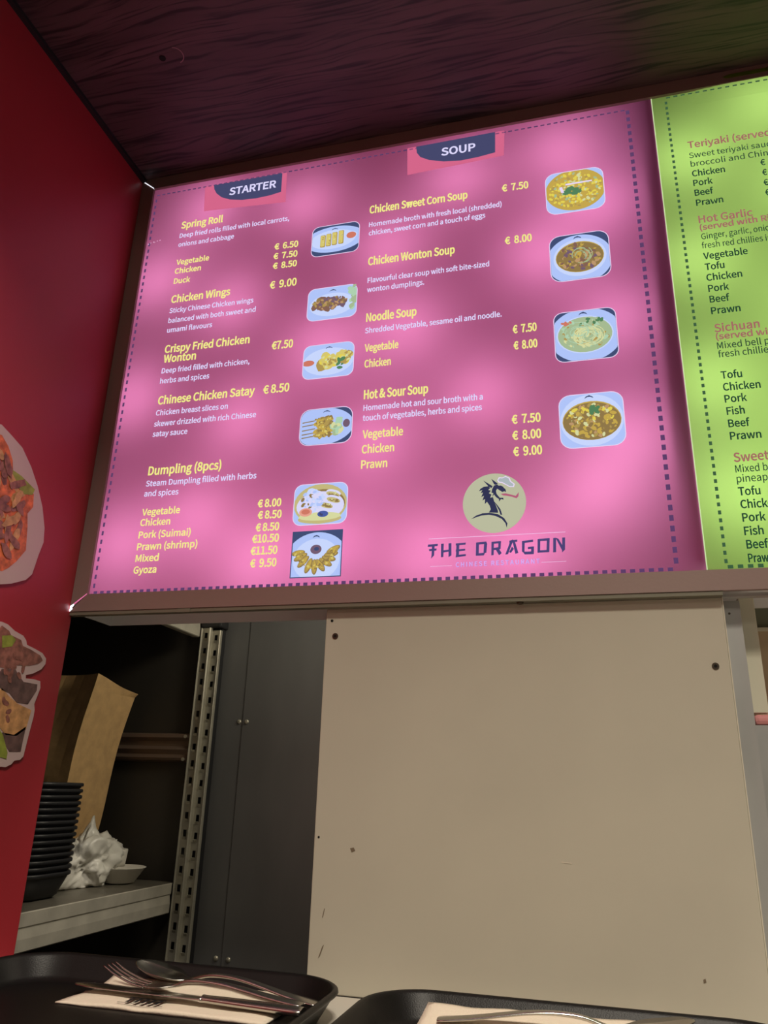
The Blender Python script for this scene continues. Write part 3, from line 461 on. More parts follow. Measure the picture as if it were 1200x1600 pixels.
 'o': '849|424,-18 558,8 670,86 747,211 776,380 747,549 670,675 558,753 424,780 291,753 179,675 102,549 73,380 102,211 179,86 291,8|424,88 334,109 265,168 220,260 204,380 220,499 265,592 334,651 424,672 514,651 584,592 630,499 646,380 630,260 584,168 514,109',
 'p': '868|129,-321 258,-321 258,-63 254,70 323,22 394,-8 464,-18 588,9 694,89 767,218 794,392 774,552 716,674 622,753 492,780 426,771 363,748 304,713 249,672 246,672 234,761 129,761|443,90 387,97 324,122 258,168 258,569 328,625 395,660 459,672 552,652 615,595 650,506 661,391 645,265 599,170 530,110',
 'r': '543|129,0 258,0 258,489 300,571 348,625 399,656 448,665 488,662 522,653 546,763 509,776 465,780 403,769 346,737 294,687 249,622 246,622 234,761 129,761',
 's': '655|328,-18 446,0 533,48 586,120 604,207 583,298 530,361 455,405 373,438 292,471 232,511 209,570 224,625 271,665 350,681 413,672 470,648 522,613 584,693 536,727 480,755 417,773 349,780 238,763 155,717 104,649 87,564 106,481 158,420 229,377 308,345 390,311 455,265 482,200 465,140 416,97 332,81 268,88 210,106 157,135 106,172 45,87 104,45 173,12 248,-10',
 't': '528|367,-18 415,-14 463,-4 508,10 483,106 441,92 396,85 327,103 290,152 279,231 279,657 486,657 486,761 279,761 279,975 172,975 158,761 38,754 38,657 151,657 151,235 162,131 199,51 265,0',
 'u': '850|352,-18 424,-8 489,19 548,63 602,119 606,119 616,0 723,0 723,761 595,761 595,221 543,163 494,123 444,100 389,92 324,104 280,140 255,203 246,294 246,761 118,761 118,279 132,150 174,57 247,1',
 'v': '730|293,0 443,0 711,761 585,761 441,328 418,253 394,178 371,104 364,104 341,178 318,253 294,328 151,761 18,761',
 'w': '1123|249,0 398,0 506,408 524,480 541,553 557,629 564,629 582,554 598,482 616,410 725,0 881,0 1087,761 964,761 853,321 837,249 822,179 807,109 800,109 782,179 764,249 746,321 627,761 503,761 384,321 366,249 349,179 333,109 326,109 311,179 297,249 282,321 168,761 38,761',
 'x': '697|21,0 155,0 258,178 284,224 309,269 335,314 342,314 371,269 398,224 424,178 536,0 676,0 426,384 657,761 524,761 430,594 407,551 385,509 363,466 356,466 330,509 305,551 282,594 179,761 41,761 272,396',
 'y': '730|141,-328 242,-307 320,-252 380,-168 426,-64 711,761 587,761 450,339 388,123 381,123 355,196 330,269 305,339 151,761 18,761 324,-1 307,-59 267,-143 211,-201 136,-223 104,-218 77,-210 52,-312 92,-324',
 'z': '665|49,0 625,0 625,104 210,104 612,692 612,761 92,761 92,657 450,657 49,69',
 '€': '777|35,548 129,548 127,499 129,441 35,436 35,367 137,367 182,204 261,83 368,8 499,-18 579,-8 650,20 713,66 768,127 693,195 638,134 577,98 507,85 420,105 350,161 299,249 268,367 604,367 604,443 259,443 258,501 259,548 665,548 665,625 266,625 297,747 349,838 423,895 517,915 578,903 631,871 678,822 752,894 707,942 651,981 588,1007 520,1017 379,990 265,913 183,789 136,625 35,616',
}
# ------------------------------------------------------------------ the setting
struct('floor', box(-2.2, 2.2, -2.2, 2.2, -E - 0.05, -E), M['floor'])
o = struct('ceiling', box(-0.655, 1.3, 0.25, 0.975, 0.920, 0.96), M['wood'])
h = obj('screw_hole', loft([[(x, y, 0.9199) for x, y in ell(-0.5086, 0.6571, 0.0045, 0.0045, 18)], [(x, y, 0.9190) for x, y in ell(-0.5086, 0.6571, 0.004, 0.004, 18)]], True, True, True), M['hole'], o)
h['label'] = 'small dark screw hole'
bm = bmesh.new()
prev = None
for i in range(13):
    a = math.radians(-80 + 160 * i / 12); c, s = math.cos(a), math.sin(a)
    q = [bm.verts.new((-0.4900 + 0.011 * c, 0.657 + 0.011 * s, 0.9197)), bm.verts.new((-0.4900 + 0.0122 * c, 0.657 + 0.0122 * s, 0.9197))]
    if prev: bm.faces.new((prev[0], prev[1], q[1], q[0]))
    prev = q
s = obj('scratch_mark', bm, mat('pale_scratch', srgb(150, 110, 118), 0.6), o); s['label'] = 'pale curved scratch beside the screw hole'
struct('wall_left', box(-0.673, -0.655, -0.9, 0.857, -E, 0.96), M['red'], bevel=0.0012)
struct('trim_1', box(-0.655, -0.648, 0.25, 0.857, 0.914, 0.920), M['black'])           # dark joint between red wall and soffit

# ------------------------------------------------------------------ lightbox
FY = 0.854                                   # plane of the printed films
lb = empty('menu_lightbox', (-0.1, 0.91, 0.208), 'wide wall-mounted menu lightbox with a satin metal frame under the dark wood soffit', 'lightbox')
def strip(a, b, c, d, y0, y1):               # bar with a slightly chamfered front, quad a-b outer, c-d inner (x, z)
    return loft([[(p[0], y1, p[1]) for p in (a, b, c, d)], [(p[0], y0 + 0.0012, p[1]) for p in (a, b, c, d)], [(p[0], y0, p[1]) for p in (a, b, c, d)]], True, True, True)
XO, XI, ZBO, ZBI, ZTO, ZTI, XR = -0.6545, -0.6320, 0.2085, 0.2312, 0.9195, 0.8985, 0.75
obj('bottom_frame', strip((XO, ZBO), (XR, ZBO), (XR - .02, ZBI), (XI, ZBI), FY - 0.004, FY + 0.002), M['alu'], lb)
obj('top_frame', strip((XR, ZTO), (XO, ZTO), (XI, ZTI), (XR - .02, ZTI), FY - 0.004, FY + 0.002), M['alu'], lb)
obj('side_frame', strip((XO, ZTO - .0008), (XO, ZBO + .0022), (XI, ZBI + .0008), (XI, ZTI - .0004), FY - 0.004, FY + 0.002), M['alu'], lb)
bm = box(XO, XR, FY + 0.085, FY + 0.088, ZBO, ZTO)          # back
box(XO, XO + .003, FY + 0.0025, FY + 0.085, ZBO, ZTO, bm); box(XR - .003, XR, FY + 0.0025, FY + 0.085, ZBO, ZTO, bm)
loft([[(x, FY + .0025, ZBO), (x, FY + .0025, ZBO + .003), (x, FY + .085, .238), (x, FY + .085, .235)] for x in (XO, XR)], True, True, True, bm); box(XO, XR, FY + 0.0025, FY + 0.085, ZTO - .003, ZTO, bm)
obj('housing', bm, M['white'], lb)
bm = loft([[(0.0985, FY + .0150, z), (0.1262, FY + .0010, z), (0.1262, FY + .0845, z), (0.1240, FY + .0845, z), (0.1240, FY + .0170, z), (0.0985, FY + .0165, z)] for z in (0.240, 0.915)], True, True, True)
obj('divider', bm, M['bar'], lb)  # unseen divider, its wedge shaped to darken the pink film's edge gradually
leak = lit('light_leak', (0.85, 0.92, 1.0, 1), 5.0)
obj('lit_mitre_gap', flat([(XO + .0055, ZBO + .0088), (XI, ZBI - .0006), (XI + .0004, ZBI + .0012), (XO + .0050, ZBO + .0108)], FY - .0046), lit('pink_light_leak', srgb(225, 118, 160)), lb)['label'] = 'pink glowing gap along the lower left frame corner'
obj('lit_corner_gap', loft([[(XO + .0002, FY - .0046, ZBO + .0005), (XO + .0055, FY - .0046, ZBO + .0100), (XO + .0005, FY - .0046, ZBO + .0075)], [(XO + .0002, FY - .002, ZBO + .0005), (XO + .0055, FY - .002, ZBO + .0100), (XO + .0005, FY - .002, ZBO + .0075)]], True, True, True), leak, lb)['label'] = 'bright gap at the lower left frame corner'
obj('lit_corner_gap', loft([[(XO + .0005, FY - .0046, ZTO - .0012), (XI, FY - .0046, ZTI + .0012), (XI, FY - .0046, ZTI - .0002), (XO + .0005, FY - .0046, ZTO - .0032)], [(XO + .0005, FY - .002, ZTO - .0012), (XI, FY - .002, ZTI + .0012), (XI, FY - .002, ZTI - .0002), (XO + .0005, FY - .002, ZTO - .0032)]], True, True, True), lit('thin_light_leak', (0.9, 0.9, 1.0, 1), 1.2), lb)['label'] = 'thin bright gap at the upper left frame corner'

# ------------------------------------------------------------------ lettering
_parsed = {}
def outline(ch):
    if ch not in _parsed:
        p = GLYPHS[ch].split('|')
        _parsed[ch] = (int(p[0]), [[tuple(map(int, q.split(','))) for q in c.split()] for c in p[1:] if c])
    return _parsed[ch]
CAP = max(y for c in outline('H')[1] for x, y in c)
def run_contours(s):
    pen, out = 0, []
    for ch in s:
        adv, cs = outline(ch)
        if cs: out.append([[(x + pen, y) for x, y in c] for c in cs])
        pen += adv
    return out
def area2(c): return sum(a[0] * d[1] - d[0] * a[1] for a, d in zip(c, c[1:] + c[:1]))
def embolden(cs, w):
    """grow the outlines by w; edges that the growth turns round are cut off at the crossing of their neighbours"""
    sg = 1 if max((area2(c) for c in cs), key=abs) > 0 else -1
    out = []
    for c in cs:
        c = [p for i, p in enumerate(c) if (p[0] - c[i - 1][0]) ** 2 + (p[1] - c[i - 1][1]) ** 2 > 1e-10]
        lines = []                               # every edge as a shifted line: point, direction
        for a, d in zip(c, c[1:] + c[:1]):
            e = Vector((d[0] - a[0], d[1] - a[1])).normalized(); n = Vector((e.y, -e.x)) * (sg * w)
            lines.append((Vector(a) + n, e, Vector(d) + n))
        while True:
            n = len(lines); pts = []
            for i in range(n):                   # start point of line i = crossing with line i - 1
                p, e, _ = lines[i]; q, f, qe = lines[i - 1]; cr = f.x * e.y - f.y * e.x
                if abs(cr) < 0.05: pts.append((p + qe) / 2)
                else:
                    t = ((p.x - q.x) * e.y - (p.y - q.y) * e.x) / cr; x = q + f * t
                    if (x - p).length > 2.2 * w + 1e-6: 
                        x = (p + qe) / 2 if (p - qe).length < 4 * w else x
                    pts.append(x)
            bad = [i for i in range(n) if (pts[(i + 1) % n] - pts[i]).dot(lines[i][1]) < -1e-7]
            if not bad or n < 6: break
            k = min(bad, key=lambda i: (lines[i][2] - lines[i][0]).length)
            lines.pop(k)
        out.append([(p.x, p.y) for p in pts])
    return out
def text_into(bm, s, x0, z0, x1, z1, cap, y, w, measure=None, mi=0):
    run = run_contours(s); ref = run if measure in (None, s) else run_contours(measure)
    a = min(p[0] for g in ref for c in g for p in c); b = max(p[0] for g in ref for c in g for p in c)
    sx = (x1 - x0 - 2 * w) / (b - a); sy = (cap - 2 * w) / CAP; sl = (z1 - z0) / (x1 - x0) * 0.5; zm = (z0 + z1) / 2 + w
    for g in run:
        cs = embolden([[(x0 + w + (px - a) * sx, zm + py * sy) for px, py in c] for c in g], w)
        cs = [[(px, pz + sl * (px - (x0 + x1) / 2)) for px, pz in c] for c in cs]
        big = max((area2(c) for c in cs), key=abs)
        for o_ in [c for c in cs if area2(c) * big > 0]:
            bx = (min(p[0] for p in o_), max(p[0] for p in o_), min(p[1] for p in o_), max(p[1] for p in o_))
            holes = [c for c in cs if area2(c) * big < 0 and bx[0] < c[0][0] < bx[1] and bx[2] < c[0][1] < bx[3]]
            gb = bmesh.new(); S_ = 200.0        # filled at a larger scale: the fill is not reliable on millimetre sizes
            for c in [o_] + holes:
                q = [gb.verts.new((p[0] * S_, 0, p[1] * S_)) for p in c]
                for a_, b_ in zip(q, q[1:] + q[:1]): gb.edges.new((a_, b_))
            bmesh.ops.triangle_fill(gb, edges=gb.edges[:], use_beauty=True, normal=(0, -1, 0))
            vm = {v: bm.verts.new((v.co.x / S_, y, v.co.z / S_)) for v in gb.verts}
            for f_ in gb.faces:
                try: bm.faces.new([vm[v] for v in f_.verts]).material_index = mi
                except ValueError: pass
            gb.free()
def dash_run(bm, p, q, pitch, w, y, duty=0.55):
    L = math.dist(p, q); n = max(1, round(L / pitch)); ux, uz = (q[0] - p[0]) / L, (q[1] - p[1]) / L
    for i in range(n):
        s = L * i / n; e = s + L / n * duty
        c = [(p[0] + ux * t + sx * -uz * w / 2, p[1] + uz * t + sx * ux * w / 2) for t, sx in ((s, -1), (e, -1), (e, 1), (s, 1))]
        flat(c, y, bm)

# ------------------------------------------------------------------ pink menu poster
Y1, Y2, Y3, Y4, Y5 = FY - .0003, FY - .0006, FY - .0009, FY - .0012, FY - .0015
pp = empty('menu_poster', (-0.25, FY, 0.2312), 'pink backlit starter and soup menu poster with yellow lettering and food pictures', 'menu poster')
obj('printed_film', flat([(XI, ZBI), (0.1263, ZBI), (0.1263, ZTI), (XI, ZTI)], FY), sheet('pink_film', srgb(227, 130, 180)), pp)
bm = bmesh.new()
dash_run(bm, (-0.6265, 0.8868), (0.0950, 0.8873), 0.0090, 0.0022, Y1, 0.6)
dash_run(bm, (0.0948, 0.8860), (0.0966, 0.2350), 0.0122, 0.0046, Y1, 0.55)
dash_run(bm, (-0.6265, 0.8790), (-0.6262, 0.2340), 0.0122, 0.0030, Y1, 0.5)
dash_run(bm, (-0.6255, 0.2336), (0.0970, 0.2345), 0.0098, 0.0040, Y1, 0.55)
obj('dashed_border', bm, INK['dash'], pp)
tabs = {}
for k in ('starter', 'soup'):
    o = obj('heading_tab', flat(SHAPES[k + ' tab'], Y2), INK['navy'], pp); o['label'] = 'navy heading tab reading ' + k.upper()
    obj('tab_glow', flat(SHAPES[k + ' back'], Y1), INK['tabback'], o); tabs[k] = o
blocks = {}
for l in PINK_LINES: blocks.setdefault((l[0], l[1]), []).append(l)
STYLE = {'name': (0.00050, 'yellow'), 'choice': (0.00036, 'yellow'), 'price': (0.00046, 'yellow'), 'description': (0.00024, 'white'), 'tab': (0.00060, 'white')}
PART = {'name': 'dish_name', 'choice': 'choice_list', 'price': 'price_list', 'description': 'dish_description', 'tab': 'heading_text'}
for (b, k), ls in blocks.items():
    bm = bmesh.new(); off, ink = STYLE[k]
    for _, _, s, x0, z0, x1, z1, cap in ls: text_into(bm, s, x0, z0, x1, z1, cap, Y3, off)
    o = obj(PART[k], bm, INK[ink], tabs[b] if k == 'tab' else pp)
    o['label'] = ('white ' if ink == 'white' else 'yellow ') + {'name': 'dish name of the ', 'choice': 'list of choices of the ', 'price': 'prices of the ', 'description': 'description of the ', 'tab': 'heading of the '}[k] + b + (' entry' if k != 'tab' else ' column')

# small printed food pictures
rnd = random.Random(7)
def blob(cx, cz, a, b, rot, n=9, jag=0.25):
    return [(cx + (x - cx) * (1 + jag * (rnd.random() - .5)), cz + (z - cz) * (1 + jag * (rnd.random() - .5))) for x, z in ell(cx, cz, a, b, n, rot)]
def clip(pts, keep):                          # keep picture content inside its frame
    x0, z0, x1, z1 = keep
    return [(min(max(x, x0), x1), min(max(z, z0), z1)) for x, z in pts]
class Pic:
    def __init__(s, key, label, base, corner=0.2, border=True):
        s.r = PICTURES[key]; x0, z0, x1, z1 = s.r; s.w, s.h = x1 - x0, z1 - z0; s.cx, s.cz = (x0 + x1) / 2, (z0 + z1) / 2
        s.bm = bmesh.new(); s.mats = []; s.k = 0; s.label = label; s.in_ = (x0 + .0012, z0 + .0012, x1 - .0012, z1 - .0012); s.corner = corner
        if border:
            s.poly(rrect2(x0, z0, x1, z1, corner * s.h), 'rim', raw=True)
            s.poly(rrect2(x0 + .001, z0 + .001, x1 - .001, z1 - .001, corner * s.h - .001), base, raw=True)
        else: s.poly([(x0, z0), (x1, z0), (x1, z1), (x0, z1)], base, raw=True)
    def poly(s, pts, ink, raw=False):
        if INK[ink] not in s.mats: s.mats.append(INK[ink])
        if not raw: pts = clip(pts, s.in_)
        flat(pts, Y1 - .000006 * s.k, s.bm, s.mats.index(INK[ink])); s.k += 1
    def e(s, u, v, a, b, ink, rot=0, n=28): s.poly(ell(s.cx + u * s.w / 2, s.cz + v * s.h / 2, a * s.w / 2, b * s.h / 2, n, rot), ink)
    def plate(s, u, v, a, b, ink='plate'):    # a plate cut off by the rounded picture corners
        out = []
        for x, z in ell(s.cx + u * s.w / 2, s.cz + v * s.h / 2, a * s.w / 2, b * s.h / 2, 72):
            x0, z0, x1, z1 = s.in_; x, z = min(max(x, x0), x1), min(max(z, z0), z1); r = s.corner * s.h
            for qx, qz, sx, sz in ((x0 + r, z0 + r, -1, -1), (x1 - r, z0 + r, 1, -1), (x0 + r, z1 - r, -1, 1), (x1 - r, z1 - r, 1, 1)):
                if (x - qx) * sx > 0 and (z - qz) * sz > 0:
                    d = math.hypot(x - qx, z - qz)
                    if d > r: x, z = qx + (x - qx) * r / d, qz + (z - qz) * r / d
            out.append((x, z))
        s.poly(out, ink)
    def bits(s, n, u, v, a, b, inks, size, asp=1.6):
        for i in range(n):
            t, q = rnd.random() * 6.28, math.sqrt(rnd.random()) * 0.92
            sz = size * (0.6 + 0.8 * rnd.random())
            s.poly(blob(s.cx + (u + a * q * math.cos(t)) * s.w / 2, s.cz + (v + b * q * math.sin(t)) * s.h / 2, sz * asp, sz, rnd.random() * 3.14), inks[i % len(inks)])
    def strands(s, n, u, v, a, b, ink, width):
        for i in range(n):
            r = 0.35 + 0.65 * rnd.random(); a0 = rnd.random() * 6.28; pts = []
            arc = [a0 + (2.5 * j / 8) for j in range(9)]; du, dv = (rnd.random() - .5) * .3 * a, (rnd.random() - .5) * .3 * b
            P = lambda t, k: (s.cx + (u + du + a * r * math.cos(t)) * s.w / 2 + k * width * math.cos(t), s.cz + (v + dv + b * r * math.sin(t)) * s.h / 2 + k * width * math.sin(t))
            s.poly([P(t, 0) for t in arc] + [P(t, 1) for t in arc[::-1]], ink)
    def mark(s, v=0.78, u=-.05):              # tiny dark emblem on the plate rim
        s.poly([(s.cx + (u + x) * s.w / 2, s.cz + (v + z) * s.h / 2) for x, z in ((-.14, -.04), (-.08, .05), (.02, .09), (.12, .03), (.15, -.03), (.05, .02), (-.04, .02))], 'table')
    def done(s):
        o = obj('dish_picture', s.bm, s.mats, pp); o['label'] = s.label
p = Pic('spring rolls', 'small picture of four spring rolls and a dip on a white plate', 'table')
p.plate(-.05, .02, 1.25, .84, 'plate'); p.e(-.1, .02, .95, .62, 'plate2'); p.mark(.66)
for i, u in enumerate((-.52, -.28, -.03, .24)):
    p.poly(rrect2(p.cx + (u - .11) * p.w / 2, p.cz + (-.42 + .02 * i) * p.h / 2, p.cx + (u + .11) * p.w / 2, p.cz + (.38 + .05 * i) * p.h / 2, .002), 'rolld')
    p.poly(rrect2(p.cx + (u - .10) * p.w / 2, p.cz + (-.36 + .02 * i) * p.h / 2, p.cx + (u + .07) * p.w / 2, p.cz + (.36 + .05 * i) * p.h / 2, .002), 'roll')
    p.bits(3, u, .02, .06, .3, ['rolld', 'pale'], .0009)
p.e(.66, .12, .24, .26, 'plate2'); p.e(.66, .12, .2, .21, 'red'); p.done()
p = Pic('chicken wings', 'small picture of dark glazed chicken wings on a white plate', 'plate')
p.e(0, -.1, .9, .7, 'plate2'); p.mark(.74, 0); p.bits(16, .86, .2, .16, .75, ['salad', 'mint'], .003)
p.bits(34, -.1, .0, .75, .34, ['wing', 'wing', 'wingl', 'brown'], .0038); p.bits(60, -.07, .05, .74, .32, ['wingl', 'wing', 'soupd', 'brown', 'rolld'], .0017); p.done()
p = Pic('fried wontons', 'small picture of golden fried wontons and red sauce on a white plate', 'plate')
p.e(0, -.05, .98, .8, 'plate2'); p.mark(.74, 0); p.e(-.78, -.05, .24, .17, 'red')
p.bits(16, .0, -.1, .34, .5, ['roll', 'rolld', 'roll'], .0055, 1.2); p.bits(14, .62, .2, .28, .4, ['roll', 'corn', 'rolld'], .0045, 1.2)
p.bits(26, .0, -.1, .34, .46, ['pale', 'rolld', 'corn'], .0015); p.bits(18, .62, .2, .28, .36, ['pale', 'rolld', 'roll'], .0013); p.bits(5, .45, -.2, .16, .35, ['leaf'], .0022); p.done()
p = Pic('satay skewers', 'small picture of chicken satay skewers with salad and sauce', 'table', corner=.26)
p.plate(-.25, 0, 1.3, 1.04); p.mark(.78, 0)
for v in (.32, .12, -.12, -.34, -.52): p.poly([(p.cx + x * p.w / 2, p.cz + z * p.h / 2) for x, z in ((-.9, v - .08), (-.4, v), (-.4, v + .05), (-.9, v - .02))], 'soupd')
for v in (.38, .18, -.05, -.28, -.48): p.bits(12, -.1, v, .33, .08, ['soup', 'rolld', 'soupd', 'soup'], .0028); p.bits(10, -.1, v, .34, .07, ['rolld', 'soupd', 'roll'], .0012)
p.bits(22, .45, -.05, .22, .42, ['salad', 'mint', 'pale', 'salad'], .0026); p.e(.78, .05, .13, .22, 'brown'); p.done()
p = Pic('steamed dumplings', 'small picture of white dumplings in a bamboo steamer', 'plate')
p.e(0, 0, .98, .96, 'basket'); p.e(.05, -.02, .86, .72, 'soupd'); p.e(.0, -.1, .88, .7, 'dumpw'); p.e(0, -.72, .8, .22, 'basket'); p.e(0, -.6, .78, .2, 'pale')
p.bits(20, -.3, .15, .45, .5, ['dumpw', 'plate2', 'dumpw'], .0055, 1.3)
for u, v in ((.45, .42), (.48, .14), (.22, -.1)): p.e(u + .02, v + .08, .28, .14, 'dumpw', -.3); p.e(u, v, .26, .12, 'basket', -.3); p.e(u + .02, v - .03, .2, .05, 'soupd', -.3); p.bits(6, u, v, .2, .08, ['pale', 'soupd', 'basket'], .0012)
p.bits(46, -.3, .2, .45, .45, ['plate', 'dumpw', 'plate2', 'plate', 'dumpw', 'soupd'], .0016); p.e(-.52, -.38, .24, .2, 'salmon'); p.e(-.52, -.36, .16, .12, 'red'); p.e(.12, -.5, .2, .15, 'blue')
p.bits(4, .12, -.5, .1, .08, ['navy'], .0012); p.done()
p = Pic('gyoza', 'square picture of a ring of fried gyoza around a dip', 'table', 0, False)
p.plate(0, -.28, 1.25, 1.2); p.e(0, -.25, .92, .9, 'plate2'); p.mark(.72)
for u, v, rot, a in ((-.72, .06, .15, .24), (-.62, -.12, .45, .26), (-.5, -.32, .8, .27), (-.28, -.5, 1.2, .28), (-.05, -.56, 1.6, .27), (.18, -.5, 2.2, .26), (.38, -.38, 2.6, .26), (.5, -.22, 2.9, .25), (.58, -.05, 3.3, .25), (.66, .14, 3.6, .26)):
    p.e(u, v, a + .03, .13, 'soupd', rot); p.e(u - .01, v + .02, a, .10, 'rolld', rot); p.e(u + .02, v + .04, a * .75, .05, 'soup', rot); p.bits(7, u, v, a * .7, .1, ['soupd', 'roll', 'soup', 'rolld'], .0011)
p.e(-.02, .18, .26, .24, 'plate2'); p.e(-.02, .18, .22, .2, 'brown'); p.e(.0, .2, .1, .08, 'table'); p.done()
p = Pic('sweet corn soup', 'picture of yellow sweet corn soup with green garnish', 'plate')
p.plate(.02, .06, 1.02, .98, 'soup'); p.bits(240, 0, .05, .97, .9, ['corn', 'pale', 'soup', 'corn', 'rolld', 'corn', 'mint'], .0015)
p.bits(20, -.05, -.02, .34, .16, ['leaf'], .0024); p.poly([(p.cx + x * p.w / 2, p.cz + z * p.h / 2) for x, z in ((-.3, .28), (.6, .30), (.6, .36), (-.3, .36))], 'rim')
p.poly([(p.cx + x * p.w / 2, p.cz + z * p.h / 2) for x, z in ((-.52, .22), (-.42, .24), (-.36, -.06), (-.46, -.05))], 'rim'); p.done()
p = Pic('wonton soup', 'picture of brown wonton soup in a wide white bowl', 'table')
p.plate(-.02, -.12, 1.1, 1.05); p.e(0, -.04, .88, .8, 'plate2'); p.mark(.8); p.e(0, -.02, .8, .66, 'soup'); p.e(0, -.03, .78, .63, 'soupd')
p.bits(120, .0, -.02, .76, .62, ['soupd', 'soup', 'wingl', 'wing', 'rolld', 'brown', 'soupd'], .0019); p.strands(8, .05, 0, .34, .36, 'mint', .0009); p.done()
p = Pic('noodle soup', 'picture of pale noodle soup with green vegetables in a white bowl', 'table', corner=.16)
p.plate(0, .0, 1.16, 1.06); p.mark(.84); p.e(-.02, .02, .9, .74, 'plate2'); p.e(-.02, .02, .86, .7, 'mint')
p.bits(130, 0, .05, .82, .64, ['mint', 'salad', 'pale', 'mint', 'salad', 'rolld', 'mint'], .0018); p.bits(14, .1, .5, .5, .14, ['leaf', 'mint'], .0016); p.bits(6, -.55, .5, .16, .12, ['red'], .0018)
p.strands(26, .1, -.06, .5, .42, 'pale', .0009); p.strands(10, -.2, .1, .5, .4, 'salad', .0008); p.done()
p = Pic('hot and sour soup', 'picture of golden brown hot and sour soup in a white bowl', 'plate')
p.e(0, 0, .97, .95, 'plate2'); p.mark(.84); p.e(0, -.02, .9, .72, 'soup'); p.e(0, -.04, .88, .69, 'soupd')
p.bits(170, 0, -.04, .85, .66, ['soup', 'pale', 'soupd', 'wingl', 'corn', 'rolld', 'soup', 'soupd', 'soup'], .0018); p.bits(8, .1, .38, .16, .14, ['leaf'], .0024); p.done()

# restaurant emblem and name
lo = empty('restaurant_emblem', (-0.0985, FY, 0.2866)); lo.parent = pp; lo.location = Vector((-0.0985, FY, 0.2866 + E)) - pp.location
obj('emblem_disc', flat(ell(-0.0987, 0.3242, 0.0374, 0.0376, 48), Y1), INK['cream'], lo)
bm = bmesh.new()
for k in ('mane', 'throat', 'head', 'horn a', 'horn b', 'coil'): flat(SHAPES[k], Y2, bm)
flat([(x, z) for x, z in ell(-0.0924, 0.3462, .0016, .0007, 10, -.3)], Y3, bm, 1)
obj('dragon', bm, [INK['logonavy'], INK['cream']], lo)
obj('flame', flat(SHAPES['flame'], Y2), INK['flame'], lo)
bm = flat(SHAPES['cloud'], Y2, mi=0); flat(SHAPES['cloud in'], Y3, bm, 1); obj('smoke_cloud', bm, [INK['rim'], INK['cloud']], lo)
bm = bmesh.new()
for s_ in NAME_STROKES: flat(s_, Y2, bm)
obj('restaurant_name', bm, INK['name'], pp)['label'] = 'large navy name lettering under the emblem'
bm = bmesh.new()
for k in ('line top', 'line l', 'line r'): flat(SHAPES[k], Y2, bm)
obj('name_rule', bm, INK['hair'], pp)
bm = bmesh.new(); (x0, z0), (x1, z1) = RESTAURANT_LINE
words = 'C H I N E S E   R E S T A U R A N T'; text_into(bm, words, x0, z0, x1, z1, 0.0056, Y2, 0.00015)
obj('restaurant_line', bm, INK['lav'], pp)['label'] = 'small lavender line below the name'
bm = bmesh.new()
for a, b, r in ((-.628, .792, .0011), (-.624, .7935, .0008), (-.619, .7945, .001), (-.613, .7955, .0008), (-.6085, .796, .0009), (-.627, .772, .0007), (-.617, .7935, .0006)): flat(ell(a, b, r * 1.2, r, 8), Y1, bm)
obj('scratch_mark', bm, INK['hair'], pp)['label'] = 'row of pale scratches near the left edge'

# ------------------------------------------------------------------ green menu poster
gp = empty('menu_poster', (0.42, FY, 0.2312), 'lime green backlit main course menu poster with dark green lettering', 'menu poster')
bm = bmesh.new(); GX0, GX1 = 0.1264, 0.728
n = 24; top = []
for i in range(n + 1):                        # the film has sprung out over the frame along part of its upper edge
    x = GX0 + (GX1 - GX0) * i / n; t = min(max((x - 0.175) / 0.05, 0), 1); k = t * t * (3 - 2 * t)
    top.append((x, FY - .0002 - 0.0045 * k, ZTI + 0.0135 * k))
lowv = [bm.verts.new((p[0], FY - .0002, ZBI)) for p in top]; midv = [bm.verts.new((p[0], FY - .0002, 0.875)) for p in top]; topv = [bm.verts.new(p) for p in top]
for i in range(n):
    bm.faces.new((lowv[i], lowv[i + 1], midv[i + 1], midv[i])); bm.faces.new((midv[i], midv[i + 1], topv[i + 1], topv[i]))
obj('printed_film', bm, sheet('green_film', srgb(190, 230, 118)), gp)
bm = bmesh.new()
dash_run(bm, (0.1449, 0.8885), (0.1465, 0.2340), 0.0092, 0.0032, Y3, 0.5)
dash_run(bm, (0.1475, 0.2345), (0.70, 0.2345), 0.0098, 0.0040, Y3, 0.55)
dash_run(bm, (0.1449, 0.8895), (0.70, 0.8895), 0.0092, 0.0022, FY - .0062, 0.55)
obj('dashed_border', bm, INK['gdash'], gp)
obj('film_edge', flat([(GX0, ZBI), (GX0 + .0011, ZBI), (GX0 + .0011, ZTI), (GX0, ZTI)], Y1), INK['edge'], gp)['label'] = 'pale highlight along the left edge of the film'  # edge highlight drawn as a thin emissive strip
blocks = {}
for l in GREEN_LINES: blocks.setdefault((l[0], l[1]), []).append(l)
GST = {'name': (0.00032, 'rose'), 'choice': (0.00028, 'dgreen'), 'price': (0.00025, 'dgreen'), 'description': (0.00008, 'dgreen')}
for (b, k), ls in blocks.items():
    bm = bmesh.new(); off, ink = GST[k]
    for _, _, s, meas, x0, z0, x1, z1, cap in ls: text_into(bm, s, x0, z0, x1, z1, cap, Y3, off, meas)
    o = obj(PART[k], bm, INK[ink], gp)
    o['label'] = ('rose ' if ink == 'rose' else 'dark green ') + {'name': 'dish name of the ', 'choice': 'list of choices of the ', 'price': 'prices of the ', 'description': 'description of the '}[k] + b + ' entry'

